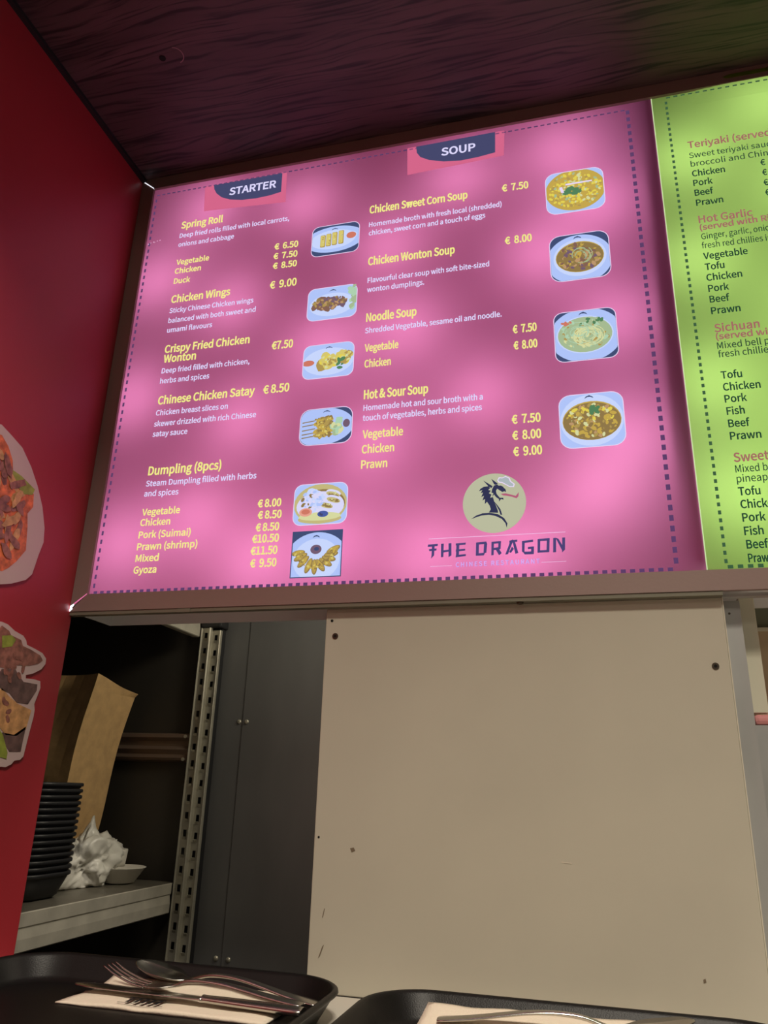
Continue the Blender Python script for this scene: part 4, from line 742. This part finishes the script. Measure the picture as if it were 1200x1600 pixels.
# ------------------------------------------------------------------ board, rail and posts below the lightbox
pb = empty('partition_board', (-0.08, 0.87, -0.197), 'large plain beige board screwed upright behind the counter below the menu', 'board')
obj('board', box(-0.3035, 0.1392, 0.862, 0.880, -0.1969, 0.2040), M['beige'], pb, bevel=0.001)
obj('edge_band', box(0.1392, 0.1402, 0.8622, 0.8798, -0.1969, 0.2040), M['board_edge'], pb)
for x, z, r in ((-0.2909, 0.1711, 0.0036), (0.1251, 0.1313, 0.0036)):
    sc = obj('screw', disc_on(x, 0.862, z, r, 0.0008), M['screw'], pb); obj('screw_recess', disc_on(x, 0.8611, z, r * .45, 0.0002), M['hole'], sc)
obj('drilled_hole', disc_on(-0.2959, 0.8619, 0.1897, 0.0017, 0.0003), M['hole'], pb)
obj('drilled_hole', disc_on(-0.2983, 0.8619, -0.0493, 0.0012, 0.0003), M['hole'], pb)
scuff = mat('scuff', srgb(120, 106, 86), 0.7); pale = mat('pale_scuff', srgb(214, 206, 188), 0.6)
for pts, mm in (([(-.2900, -.128), (-.2885, -.126), (-.2870, -.118), (-.2880, -.119)], scuff), ([(-.292, -.165), (-.290, -.163), (-.286, -.152), (-.288, -.154)], scuff),
                ([(-.262, -.059), (-.258, -.058), (-.256, -.061), (-.260, -.063)], scuff), ([(-.040, -.0615), (-.030, -.062), (-.0302, -.0632), (-.040, -.0626)], pale), ([(.083, -.155), (.085, -.154), (.0855, -.157), (.083, -.158)], scuff)):
    obj('scuff_mark', flat(pts, 0.8617), mm, pb)
rl = empty('rail', (-0.25, 0.853, 0.203), 'thin grey metal rail running just below the menu lightbox', 'rail')
obj('rail_bar', box(-0.6545, 0.1392, 0.8512, 0.8615, 0.2038, 0.2083), M['rail'], rl)
obj('rail_bar', box(0.1392, 0.72, 0.8615, 0.872, 0.2042, 0.2078), M['steel_r'], rl)
obj('joint_clip', box(-0.498, -0.480, 0.8503, 0.8512, 0.2034, 0.2080), M['rail'], rl)
obj('screw', lathe(-0.0724, 0.8560, [(0.0008, 0.2038), (0.0040, 0.2036), (0.0036, 0.2020), (0.0015, 0.2012)], 18, None, 0, True, True), M['screw'], rl)
sp = empty('steel_upright', (0.143, 0.885, -0.197), 'flat brushed steel upright beside the right edge of the beige board', 'upright')
obj('upright_face', box(0.1300, 0.1592, 0.8805, 0.892, -0.1969, 0.2040), M['steel_r'], sp)
obj('rivet', disc_on(0.1478, 0.8804, 0.190, 0.0012, 0.0005), M['screw'], sp)

# counter
ct = empty('counter', (0.2, 0.5, -0.30), 'pale laminate serving counter under the black trays', 'counter')
obj('worktop', box(-0.6545, 1.2, 0.15, 0.8615, -0.232, -0.197), M['counter'], ct, bevel=0.002)
obj('front_panel', box(-0.6545, 1.2, 0.20, 0.215, -E, -0.232), M['plaster'], ct)

# ------------------------------------------------------------------ steel cupboard wall behind the opening
st = empty('steel_wall_panel', (-0.3, 1.30, -0.6), 'dark grey riveted steel sheets seen between the slotted post and the beige board', 'metal panel')
obj('steel_sheet', box(-0.70, -0.6045, 1.3005, 1.304, -0.9, 0.60), M['steel'], st)
obj('steel_sheet', box(-0.6035, 0.20, 1.299, 1.303, -0.9, 0.60), M['steel'], st)
for x, z in ((-0.6110, 0.1082), (-0.5960, 0.1082), (-0.6145, -0.2625), (-0.5920, -0.2626)):
    y = 1.3005 if x < -0.604 else 1.299
    obj('rivet', loft([[(a, y - d, b) for a, b in ell(x, z, r, r, 14)] for r, d in ((.0042, 0), (.0040, .0012), (.0026, .0022), (.0008, .0026))], True, False, True), M['zinc'], st, smooth=True)

# ------------------------------------------------------------------ shelving unit behind the red wall
sh = empty('shelving_unit', (-0.95, 1.1, -E), 'galvanised slotted-post shelving unit in the dark opening left of the steel sheets', 'shelving')
def flange(x0, x1, y, z0, z1, pitch, bm):
    a, b = x0 + (x1 - x0) * .29, x0 + (x1 - x0) * .72; n = int((z1 - z0) / pitch)
    for i in range(n):
        zt = z1 - i * pitch; zs0, zs1 = zt - pitch * .30, zt - pitch * .72; zb = zt - pitch
        def q(xa, xb, za, zb_): bm.faces.new([bm.verts.new(c) for c in ((xa, y, zb_), (xb, y, zb_), (xb, y, za), (xa, y, za))])
        q(x0, a, zt, zb); q(b, x1, zt, zb); q(a, b, zt, zs0); q(a, b, zs1, zb)
        bm.faces.new([bm.verts.new(c) for c in ((a, y - .0004, zs1 - .0035), (b, y - .0004, zs1 - .0035), (b + .0004, y - .0028, zs1 + .001), (a - .0004, y - .0028, zs1 + .001))])
bm = bmesh.new()
flange(-0.6850, -0.6710, 1.2700, -0.42, 0.272, 0.02788, bm); flange(-0.6665, -0.6525, 1.2740, -0.42, 0.268, 0.02788, bm)
loft([[(-0.6880, 1.276, z), (-0.6880, 1.268, z), (-0.6866, 1.2664, z), (-0.6850, 1.2700, z)] for z in (-0.42, 0.272)], False, bm=bm)
loft([[(-0.6710, 1.2700, z), (-0.6705, 1.2660, z), (-0.6690, 1.2645, z), (-0.6670, 1.2660, z), (-0.6665, 1.2740, z)] for z in (-0.42, 0.272)], False, bm=bm)
loft([[(-0.6525, 1.2740, z), (-0.6512, 1.2715, z), (-0.6505, 1.2725, z), (-0.6505, 1.280, z)] for z in (-0.42, 0.268)], False, bm=bm)
po = obj('slotted_post', bm, M['zinc'], sh)
md = po.modifiers.new('solidify', 'SOLIDIFY'); md.thickness = 0.0008
obj('slot_shade', box(-0.685, -0.653, 1.282, 1.2985, -0.42, 0.272), M['blackmatte'], sh)  # added black filler, stands in for the shade inside the slots
obj('post_cap', box(-0.690, -0.648, 1.266, 1.2985, 0.272, 0.315), M['blackmatte'], sh, bevel=0.003)
def shelf(name, z, y0):
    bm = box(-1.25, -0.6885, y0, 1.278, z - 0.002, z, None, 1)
    prof = [(-0.6885, z), (-0.6868, z - .001), (-0.6868, z - .016), (-0.6885, z - .018), (-0.6868, z - .030), (-0.6868, z - .0435), (-0.6885, z - .045), (-0.700, z - .045)]
    loft([[(x, y0, q) for x, q in prof], [(x, 1.262, q) for x, q in prof]], False, bm=bm)
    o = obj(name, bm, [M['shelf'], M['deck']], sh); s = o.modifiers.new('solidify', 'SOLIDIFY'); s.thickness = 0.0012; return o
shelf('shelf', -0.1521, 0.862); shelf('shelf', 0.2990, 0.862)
obj('back_panel', box(-1.25, -0.690, 1.2795, 1.284, -0.60, 0.58), M['dark'], sh)
obj('brace', loft([[(-1.2, y, z), (-0.689, y, z)] for y, z in ((1.279, .086), (1.270, .084), (1.268, .078), (1.274, .072), (1.274, .064), (1.268, .058), (1.272, .050), (1.268, .044), (1.270, .040), (1.279, .037))], False), M['brace'], sh)
for z in (.080, .042): obj('bolt', disc_on(-0.696, 1.2695, z, .003, .002, 10), M['zinc'], sh)
obj('end_panel', box(-1.254, -1.25, 0.862, 1.284, -0.60, 0.58), M['dark'], sh)
obj('strut', box(-1.24, -0.70, 1.05, 1.075, 0.262, 0.296), M['shelf'], sh)

# stacked black containers
def container_bm(deep):
    bm = bmesh.new(); w, d = 0.156, 0.115; H = 0.0345 if deep else 0.00815
    prof = [(.018, 0), (.012, .004), (.0028, .0275), (.0028, .0290), (.0004, .0292), (-.0004, .0300), (-.0004, .0335), (.001, H), (.004, H - .001), (.016, .006), (.020, .004)] if deep else \
        [(.0040, 0), (.0022, .0018), (.0022, .0030), (.0003, .0032), (-.0003, .0040), (-.0003, .0070), (.001, H), (.004, H - .0012), (.010, .002), (.014, .0015)]
    rings = []
    for ins, z in prof:
        rings.append([(x, y, z) for x, y in rrect2(-w / 2 + ins, -d / 2 + ins, w / 2 - ins, d / 2 - ins, .034 - ins * .5, 8)])
    return loft(rings, True, True, True, bm)
first = None; NC = 15; pitch = 0.00828
for i in range(NC):
    if i == 0: c = obj('food_container', container_bm(True), M['blackmatte'], None, smooth=True)
    elif first is None: c = first = obj('food_container', container_bm(False), M['blackmatte'], None, smooth=True)
    else:
        c = first.copy(); COL.objects.link(c)
    c.location = (-0.800, 1.000, E - 0.1520 + (0 if i == 0 else 0.0346 + (i - 1) * pitch))
    c.rotation_euler.z = 0.012 * math.sin(i * 2.1)
    tag(c, 'black plastic food container within the tall stack on the shelf beside the brown bag' if 0 < i < NC - 1 else ('topmost black plastic food container of the stack beside the brown bag' if i else 'lowest and deepest black plastic food container of the stack, standing on the shelf'), 'food container', 'stacked black food containers')

# brown paper bag
bm = bmesh.new(); rings = []
rnd = random.Random(3); NB = 14
for k in range(NB + 1):
    t = k / NB; z = -0.1515 + t * 0.318
    lx = -0.836 + 0.048 * t + 0.004 * math.sin(t * 7); ww = 0.19
    y0 = 1.125 - .006 * t; y1 = 1.232 + .012 * t
    ring = []
    def edge(a, b, n, amp, nrm):
        for j in range(n):
            s = j / n; w = amp * math.sin(math.pi * s) * (0.5 + 0.5 * math.sin(5 * t + 3 * s))
            ring.append((a[0] + (b[0] - a[0]) * s + nrm[0] * w, a[1] + (b[1] - a[1]) * s + nrm[1] * w, z + (0.012 * (b[2] * s + a[2] * (1 - s)) if k == NB else 0)))
    edge((lx, y0, .2), (lx, y1, -1.4), 10, -.008, (1, 0)); edge((lx, y1, -1.4), (lx - ww, y1, -1), 8, .004, (0, 1))
    edge((lx - ww, y1, -1), (lx - ww, y0, .2), 8, .006, (1, 0)); edge((lx - ww, y0, .2), (lx, y0, .2), 10, .030, (0, 1))
    rings.append(ring)
loft(rings, True, True, False, bm)
bag = obj('paper_bag', bm, M['kraft'], None)
s = bag.modifiers.new('solidify', 'SOLIDIFY'); s.thickness = 0.0008
tag(bag, 'tall open brown kraft paper bag standing on the shelf behind the black containers', 'paper bag')

# crumpled white carrier bag with tubs
def crumple(cx, cy, cz, rx, ry, rz, seed, amp, fz):
    bm = bmesh.new(); bmesh.ops.create_icosphere(bm, subdivisions=5, radius=1)
    for v in bm.verts:
        d = v.co.normalized(); q = Vector((d.x * fz, d.y * fz, d.z * fz)) + Vector((seed, seed * 2, 0))
        a = noise.noise(q); b = abs(noise.noise(q * 2.3)) ; r = 1 + amp * a - amp * .9 * b
        z = max(d.z * rz * r, -.0349)
        v.co = (cx + d.x * rx * r, cy + d.y * ry * r, cz + z)
    return bm
cb = crumple(-0.784, 1.152, -0.1165, 0.040, 0.066, 0.046, 4.2, .5, 1.6)
for v in cb.verts:                            # twisted peak
    q = Vector((v.co.x + 0.786, v.co.y - 1.165)); k = max(0, 1 - q.length / .022)
    if v.co.z > -.10: v.co.z += .034 * k * k
tag(obj('plastic_bag', cb, M['film'], None, smooth=True), 'crumpled white plastic carrier bag on the shelf at the foot of the brown bag', 'plastic bag')
tb = empty('plastic_tub', (-0.757, 1.215, -0.152), 'shallow white round plastic tub lying on the shelf beside the crumpled bag', 'tub')
obj('tub', lathe(-0.757, 1.215, [(.014, -.1515), (.024, -.150), (.039, -.1285), (.041, -.1278), (.0385, -.127), (.024, -.146), (.001, -.147)], 36, None, 0, True), M['whiteplast'], tb, smooth=True)
lid = lathe(-0.774, 1.205, [(.001, -.1035), (.025, -.1035), (.0265, -.1010), (.0280, -.1010), (.0285, -.1030), (.0270, -.118), (.026, -.1265), (.001, -.1265)], 36)
tag(obj('plastic_cup', lid, M['whiteplast'], None, smooth=True), 'small upturned white plastic cup resting on the shallow white tub', 'cup')

# ------------------------------------------------------------------ far right: doorway to the kitchen
struct('wall_kitchen', box(0.150, 1.1, 0.960, 0.972, 0.188, 0.60), M['olive'])
tag(obj('cream_strip', box(0.1622, 0.1782, 0.9035, 0.915, 0.0885, 0.2127), M['cream'], None, bevel=0.0008), 'short cream strip standing upright just right of the brushed steel upright', 'trim strip')
tp = empty('wall_tile', (0.4, 0.955, 0.09), 'tan tiled panel at the far right edge beside the cream strip', 'tile panel')
obj('tile_face', box(0.150, 1.1, 0.950, 0.9599, 0.0, 0.1835), M['tan'], tp); obj('tile_edge', box(0.150, 1.1, 0.949, 0.9599, 0.1835, 0.1878), M['cream'], tp)
sc = empty('steel_cabinet', (0.4, 0.92, -0.197), 'purple grey steel cabinet at the right frame edge below the cream strip', 'cabinet')
obj('cabinet_face', box(0.1612, 1.1, 0.9035, 0.945, -0.196, 0.0760), M['steel_r'], sc)
tag(obj('pink_band', box(0.1630, 0.34, 0.9020, 0.944, 0.0762, 0.0868), M['pink'], None, bevel=0.004), 'pink band lying on the steel cabinet at the right frame edge', 'band')  # stand-in for a pink band of unclear origin

# ------------------------------------------------------------------ food pictures stuck on the red wall
def slab(pts, x, th, bm=None, mi=0):          # polygon on the red wall, pts = (y, z)
    bm = bm or bmesh.new()
    a = [bm.verts.new((x + th, y, z)) for y, z in pts]; b = [bm.verts.new((x, y, z)) for y, z in pts]
    f = bm.faces.new(a); f.material_index = mi
    for i in range(len(a)): bm.faces.new((a[i], b[i], b[(i + 1) % len(a)], a[(i + 1) % len(a)])).material_index = mi
    f.normal_update(); bmesh.ops.triangulate(bm, faces=[f]); return bm
WX = -0.655
d = empty('food_decal', (WX, 0.74, 0.24), 'upper cut-out wall decal showing glazed orange food on a white plate', 'wall decal')
obj('white_plate', slab(DECALS['plate'], WX, .0025), M['decal'], d)
obj('glazed_food', slab(DECALS['sauce'], WX + .0025, .0003), M['orange'], d)
obj('pepper_slice', slab(DECALS['leaf'], WX + .0028, .0003), M['greenveg'], d)
rnd = random.Random(11); bm = bmesh.new(); bm2 = bmesh.new()
ys = [p[0] for p in DECALS['sauce']]; zs = [p[1] for p in DECALS['sauce']]
cy, cz, hy, hz = (min(ys) + max(ys)) / 2, (min(zs) + max(zs)) / 2, (max(ys) - min(ys)) / 2, (max(zs) - min(zs)) / 2
for i in range(70):
    t, q = rnd.random() * 6.28, math.sqrt(rnd.random()) * .80
    slab(blob(cy + hy * q * math.cos(t), cz + hz * q * math.sin(t), .009 + .008 * rnd.random(), .005, rnd.random() * 3, 12, .4), WX + .0028 + .00002 * i, .0002, bm if i % 2 else bm2)
obj('dark_glaze', bm, M['brownmeat'], d); obj('crisp_edge', bm2, M['tanmeat'], d)
d = empty('food_decal', (WX, 0.74, 0.02), 'lower cut-out wall decal showing dark beef slices with a white outline', 'wall decal')
obj('white_outline', slab(DECALS['outline'], WX, .0025), M['decal'], d)
for k, mm, nm in (('dark', 'darkmeat', 'mushroom'), ('meat a', 'brownmeat', 'beef_slice'), ('meat b', 'darkmeat', 'mushroom'), ('meat c', 'tanmeat', 'fried_slice'), ('green a', 'greenveg', 'pepper_slice'), ('green b', 'greenveg', 'pepper_slice')):
    obj(nm, slab(DECALS[k], WX + .0025, .0004 if 'green' not in k else .0006), M[mm], d)
bm = bmesh.new()
for i in range(16): slab(blob(0.752 + .034 * rnd.random(), 0.065 + .075 * rnd.random(), .005, .003, rnd.random() * 3), WX + .0029 + .00002 * i, .0002, bm)
obj('glaze', bm, M['brownmeat'], d)

# ------------------------------------------------------------------ trays, napkins, cutlery
ZF = -0.1935                                  # tray floor
def tray(x0, x1, y0, y1, label):
    t = empty('serving_tray', ((x0 + x1) / 2, (y0 + y1) / 2, -0.197), label, 'tray')
    rings = []
    for ins, z in ((.020, -.1968), (.017, -.1962), (.004, -.1765), (.001, -.1752), (-.0005, -.1735), (.0000, -.1712), (.0022, -.1700), (.0045, -.1708), (.0060, -.1730), (.0165, ZF + .005), (.0200, ZF + .001), (.025, ZF)):
        rings.append([(x, y, z) for x, y in rrect2(x0 + ins, y0 + ins, x1 - ins, y1 - ins, .060 - ins * .9, 12)])
    obj('tray_body', loft(rings, True, True, True), M['blackplast'], t, smooth=True)
    return t
tray(-0.602, -0.238, 0.350, 0.814, 'black plastic tray with a full cutlery set on a napkin, left one on the counter')
tray(-0.212, 0.152, 0.335, 0.800, 'black plastic tray with one spoon on its napkin, right one on the counter')
def napkin(c, label, seed, h=0.003, z=ZF, lift=0.0):
    bm = bmesh.new(); n = 28; g = []
    for layer in (0, 1):
        rows = []
        for i in range(n + 1):
            r = []
            for j in range(n + 1):
                u, v = i / n, j / n
                x = (c[0][0] * (1 - u) + c[3][0] * u) * (1 - v) + (c[1][0] * (1 - u) + c[2][0] * u) * v
                y = (c[0][1] * (1 - u) + c[3][1] * u) * (1 - v) + (c[1][1] * (1 - u) + c[2][1] * u) * v
                w = noise.noise(Vector((x * 30, y * 30, seed))) * .0016
                e = min(u, 1 - u, v, 1 - v)
                y += 0.002 * noise.noise(Vector((x * 40, seed, 0)))
                r.append(bm.verts.new((x, y, z + .0003 + lift * max(0, v - .45) ** 2 + (h * (0.75 + min(e * 6, .25)) + max(w, -.001) + .0016 * math.exp(-((v - .5) / .03) ** 2) if layer else 0))))
            rows.append(r)
        g.append(rows)
        for i in range(n):
            for j in range(n):
                q = (rows[i][j], rows[i + 1][j], rows[i + 1][j + 1], rows[i][j + 1]); bm.faces.new(q if layer else q[::-1])
    a, b = g
    per = [(i, 0) for i in range(n)] + [(n, j) for j in range(n)] + [(i, n) for i in range(n, 0, -1)] + [(0, j) for j in range(n, 0, -1)]
    for p, q in zip(per, per[1:] + per[:1]): bm.faces.new((a[p[0]][p[1]], a[q[0]][q[1]], b[q[0]][q[1]], b[p[0]][p[1]]))
    bmesh.ops.recalc_face_normals(bm, faces=bm.faces)
    return tag(obj('paper_napkin', bm, M['napkin'], None, smooth=True), label, 'napkin')
nk = napkin([(-0.498, 0.720), (-0.484, 0.790), (-0.288, 0.786), (-0.290, 0.722)], 'folded white paper napkin under the knife, fork and spoon on the left tray', 1.0, lift=0.03)
bm = bmesh.new()
def ink(pts): bm.faces.new([bm.verts.new((x, y, ZF + .0052)) for x, y in pts])
for x in (-.432, -.424, -.417, -.410, -.403): ink([(x, .730), (x + .0035, .730), (x + .0035, .744), (x, .744)])
ink([(-.436, .744), (-.398, .744), (-.398, .747), (-.436, .747)]); ink([(-.438, .7265), (-.392, .7265), (-.392, .7278), (-.438, .7278)])
pm = obj('printed_mark', bm, M['black'], nk)
pm['label'] = 'small black printed emblem'
napkin([(-0.168, 0.620), (-0.156, 0.768), (0.032, 0.772), (0.050, 0.620)], 'folded white paper napkin under the spoon on the right tray', 5.0, 0.008, lift=0.045)

def sect(s, hw, zc, th, sag):                 # flat lens-shaped cross section, local frame
    top = [(s, hw * u, zc + th / 2 * (1 - u * u * .7) + sag * (u * u)) for u in (-1, -.75, -.5, -.25, 0, .25, .5, .75, 1)]
    bot = [(s, hw * u, zc - th / 2 * (1 - u * u * .7) + sag * (u * u)) for u in (.92, .6, .2, -.2, -.6, -.92)]
    return top + bot
def spl(tab, n):                              # smooth resampling of a section table
    out = []
    for k in range(n):
        f = k / (n - 1) * (len(tab) - 1); i = min(int(f), len(tab) - 2); u = f - i
        p0, p1, p2, p3 = tab[max(i - 1, 0)], tab[i], tab[i + 1], tab[min(i + 2, len(tab) - 1)]
        out.append(tuple(.5 * (2 * b + (c - a) * u + (2 * a - 5 * b + 4 * c - d) * u * u + (3 * b - a - 3 * c + d) * u ** 3) for a, b, c, d in zip(p0, p1, p2, p3)))
    return out
def put(bm, end, tip):
    x = Vector((tip[0] - end[0], tip[1] - end[1], 0)).normalized(); z = Vector((0, 0, 1)); y = z.cross(x)
    for v in bm.verts: v.co = Vector(end) + x * v.co.x + y * v.co.y + z * v.co.z
    return bm
def spoon_bm():
    t = [(0, .004, .0015, .002, 0), (.004, .0085, .0018, .0025, 0), (.03, .0075, .0050, .003, -.0005), (.08, .0045, .0125, .0035, -.0006), (.115, .0028, .0125, .0040, 0), (.138, .0035, .0070, .0035, 0),
         (.150, .0110, .0050, .0018, .0020), (.165, .0185, .0040, .0012, .0060), (.180, .0195, .0055, .0012, .0068), (.195, .0145, .0105, .0012, .0050), (.2045, .0030, .0165, .0012, .0005)]
    return loft([sect(*q) for q in spl(t, 60)], True, True, True)
def fork_bm():
    t = [(0, .004, .0015, .002, 0), (.004, .0085, .0018, .0025, 0), (.03, .0075, .0045, .003, -.0005), (.08, .0045, .0105, .0035, -.0006), (.115, .0028, .0100, .0040, 0), (.130, .0035, .0055, .0030, 0),
         (.142, .0100, .0030, .0018, .0010), (.152, .0122, .0025, .0016, .0014), (.160, .0122, .0030, .0016, .0014)]
    bm = loft([sect(*q) for q in spl(t, 48)], True, True, True)
    for k in range(4):
        c = -.0096 + k * .0064
        tt = [(.158, .0022, .0032), (.170, .0019, .0046), (.182, .0016, .0078), (.194, .0013, .0120), (.205, .0007, .0170)]
        loft([[(s, c + hw * u, z + hh) for u, hh in ((-1, 0), (-.6, .0007), (.6, .0007), (1, 0), (.6, -.0007), (-.6, -.0007))] for s, hw, z in spl(tt, 14)], True, True, True, bm)
    return bm
fe, ft = (-0.2674, 0.7545, -0.1835), (-0.4715, 0.7620, 0)
kn = empty('table_knife', (-0.38, 0.757, ZF), 'steel table knife lying nearest on the napkin of the left tray', 'knife')
h = spl([(0, .0045, .0035, .0055, 0), (.004, .0085, .0035, .0075, 0), (.04, .0085, .0038, .0075, 0), (.08, .0070, .0040, .0070, 0), (.096, .0060, .0040, .0065, 0), (.100, .0070, .0040, .0070, 0)], 26)
obj('handle', put(loft([sect(*q) for q in h], True, True, True), (-0.2635, 0.7440, -0.1885), (-0.505, 0.7575, 0)), M['chrome'], kn, smooth=True)
h = spl([(.099, .0055, .0040, .0035, 0), (.115, .0075, .0040, .0022, 0), (.16, .0095, .0040, .0018, 0), (.21, .0100, .0040, .0016, 0), (.234, .0065, .0040, .0014, 0), (.241, .0012, .0040, .0010, 0)], 26)
obj('blade', put(loft([sect(*q) for q in h], True, True, True), (-0.2635, 0.7440, -0.1885), (-0.505, 0.7575, 0)), M['chrome'], kn, smooth=True)
tag(obj('fork', put(fork_bm(), fe, ft), M['chrome'], None, smooth=True), 'steel fork with raised tines lying across the knife on the left tray', 'fork')
tag(obj('spoon', put(spoon_bm(), (-0.2566, 0.7657, -0.1845), (-0.4590, 0.7925, 0)), M['chrome'], None, smooth=True), 'steel spoon lying behind the fork on the left tray', 'spoon')
tag(obj('spoon', put(spoon_bm(), (-0.142, 0.738, -0.1795), (0.062, 0.744, 0)), M['chrome'], None, smooth=True), 'steel spoon lying on the napkin of the right tray', 'spoon')
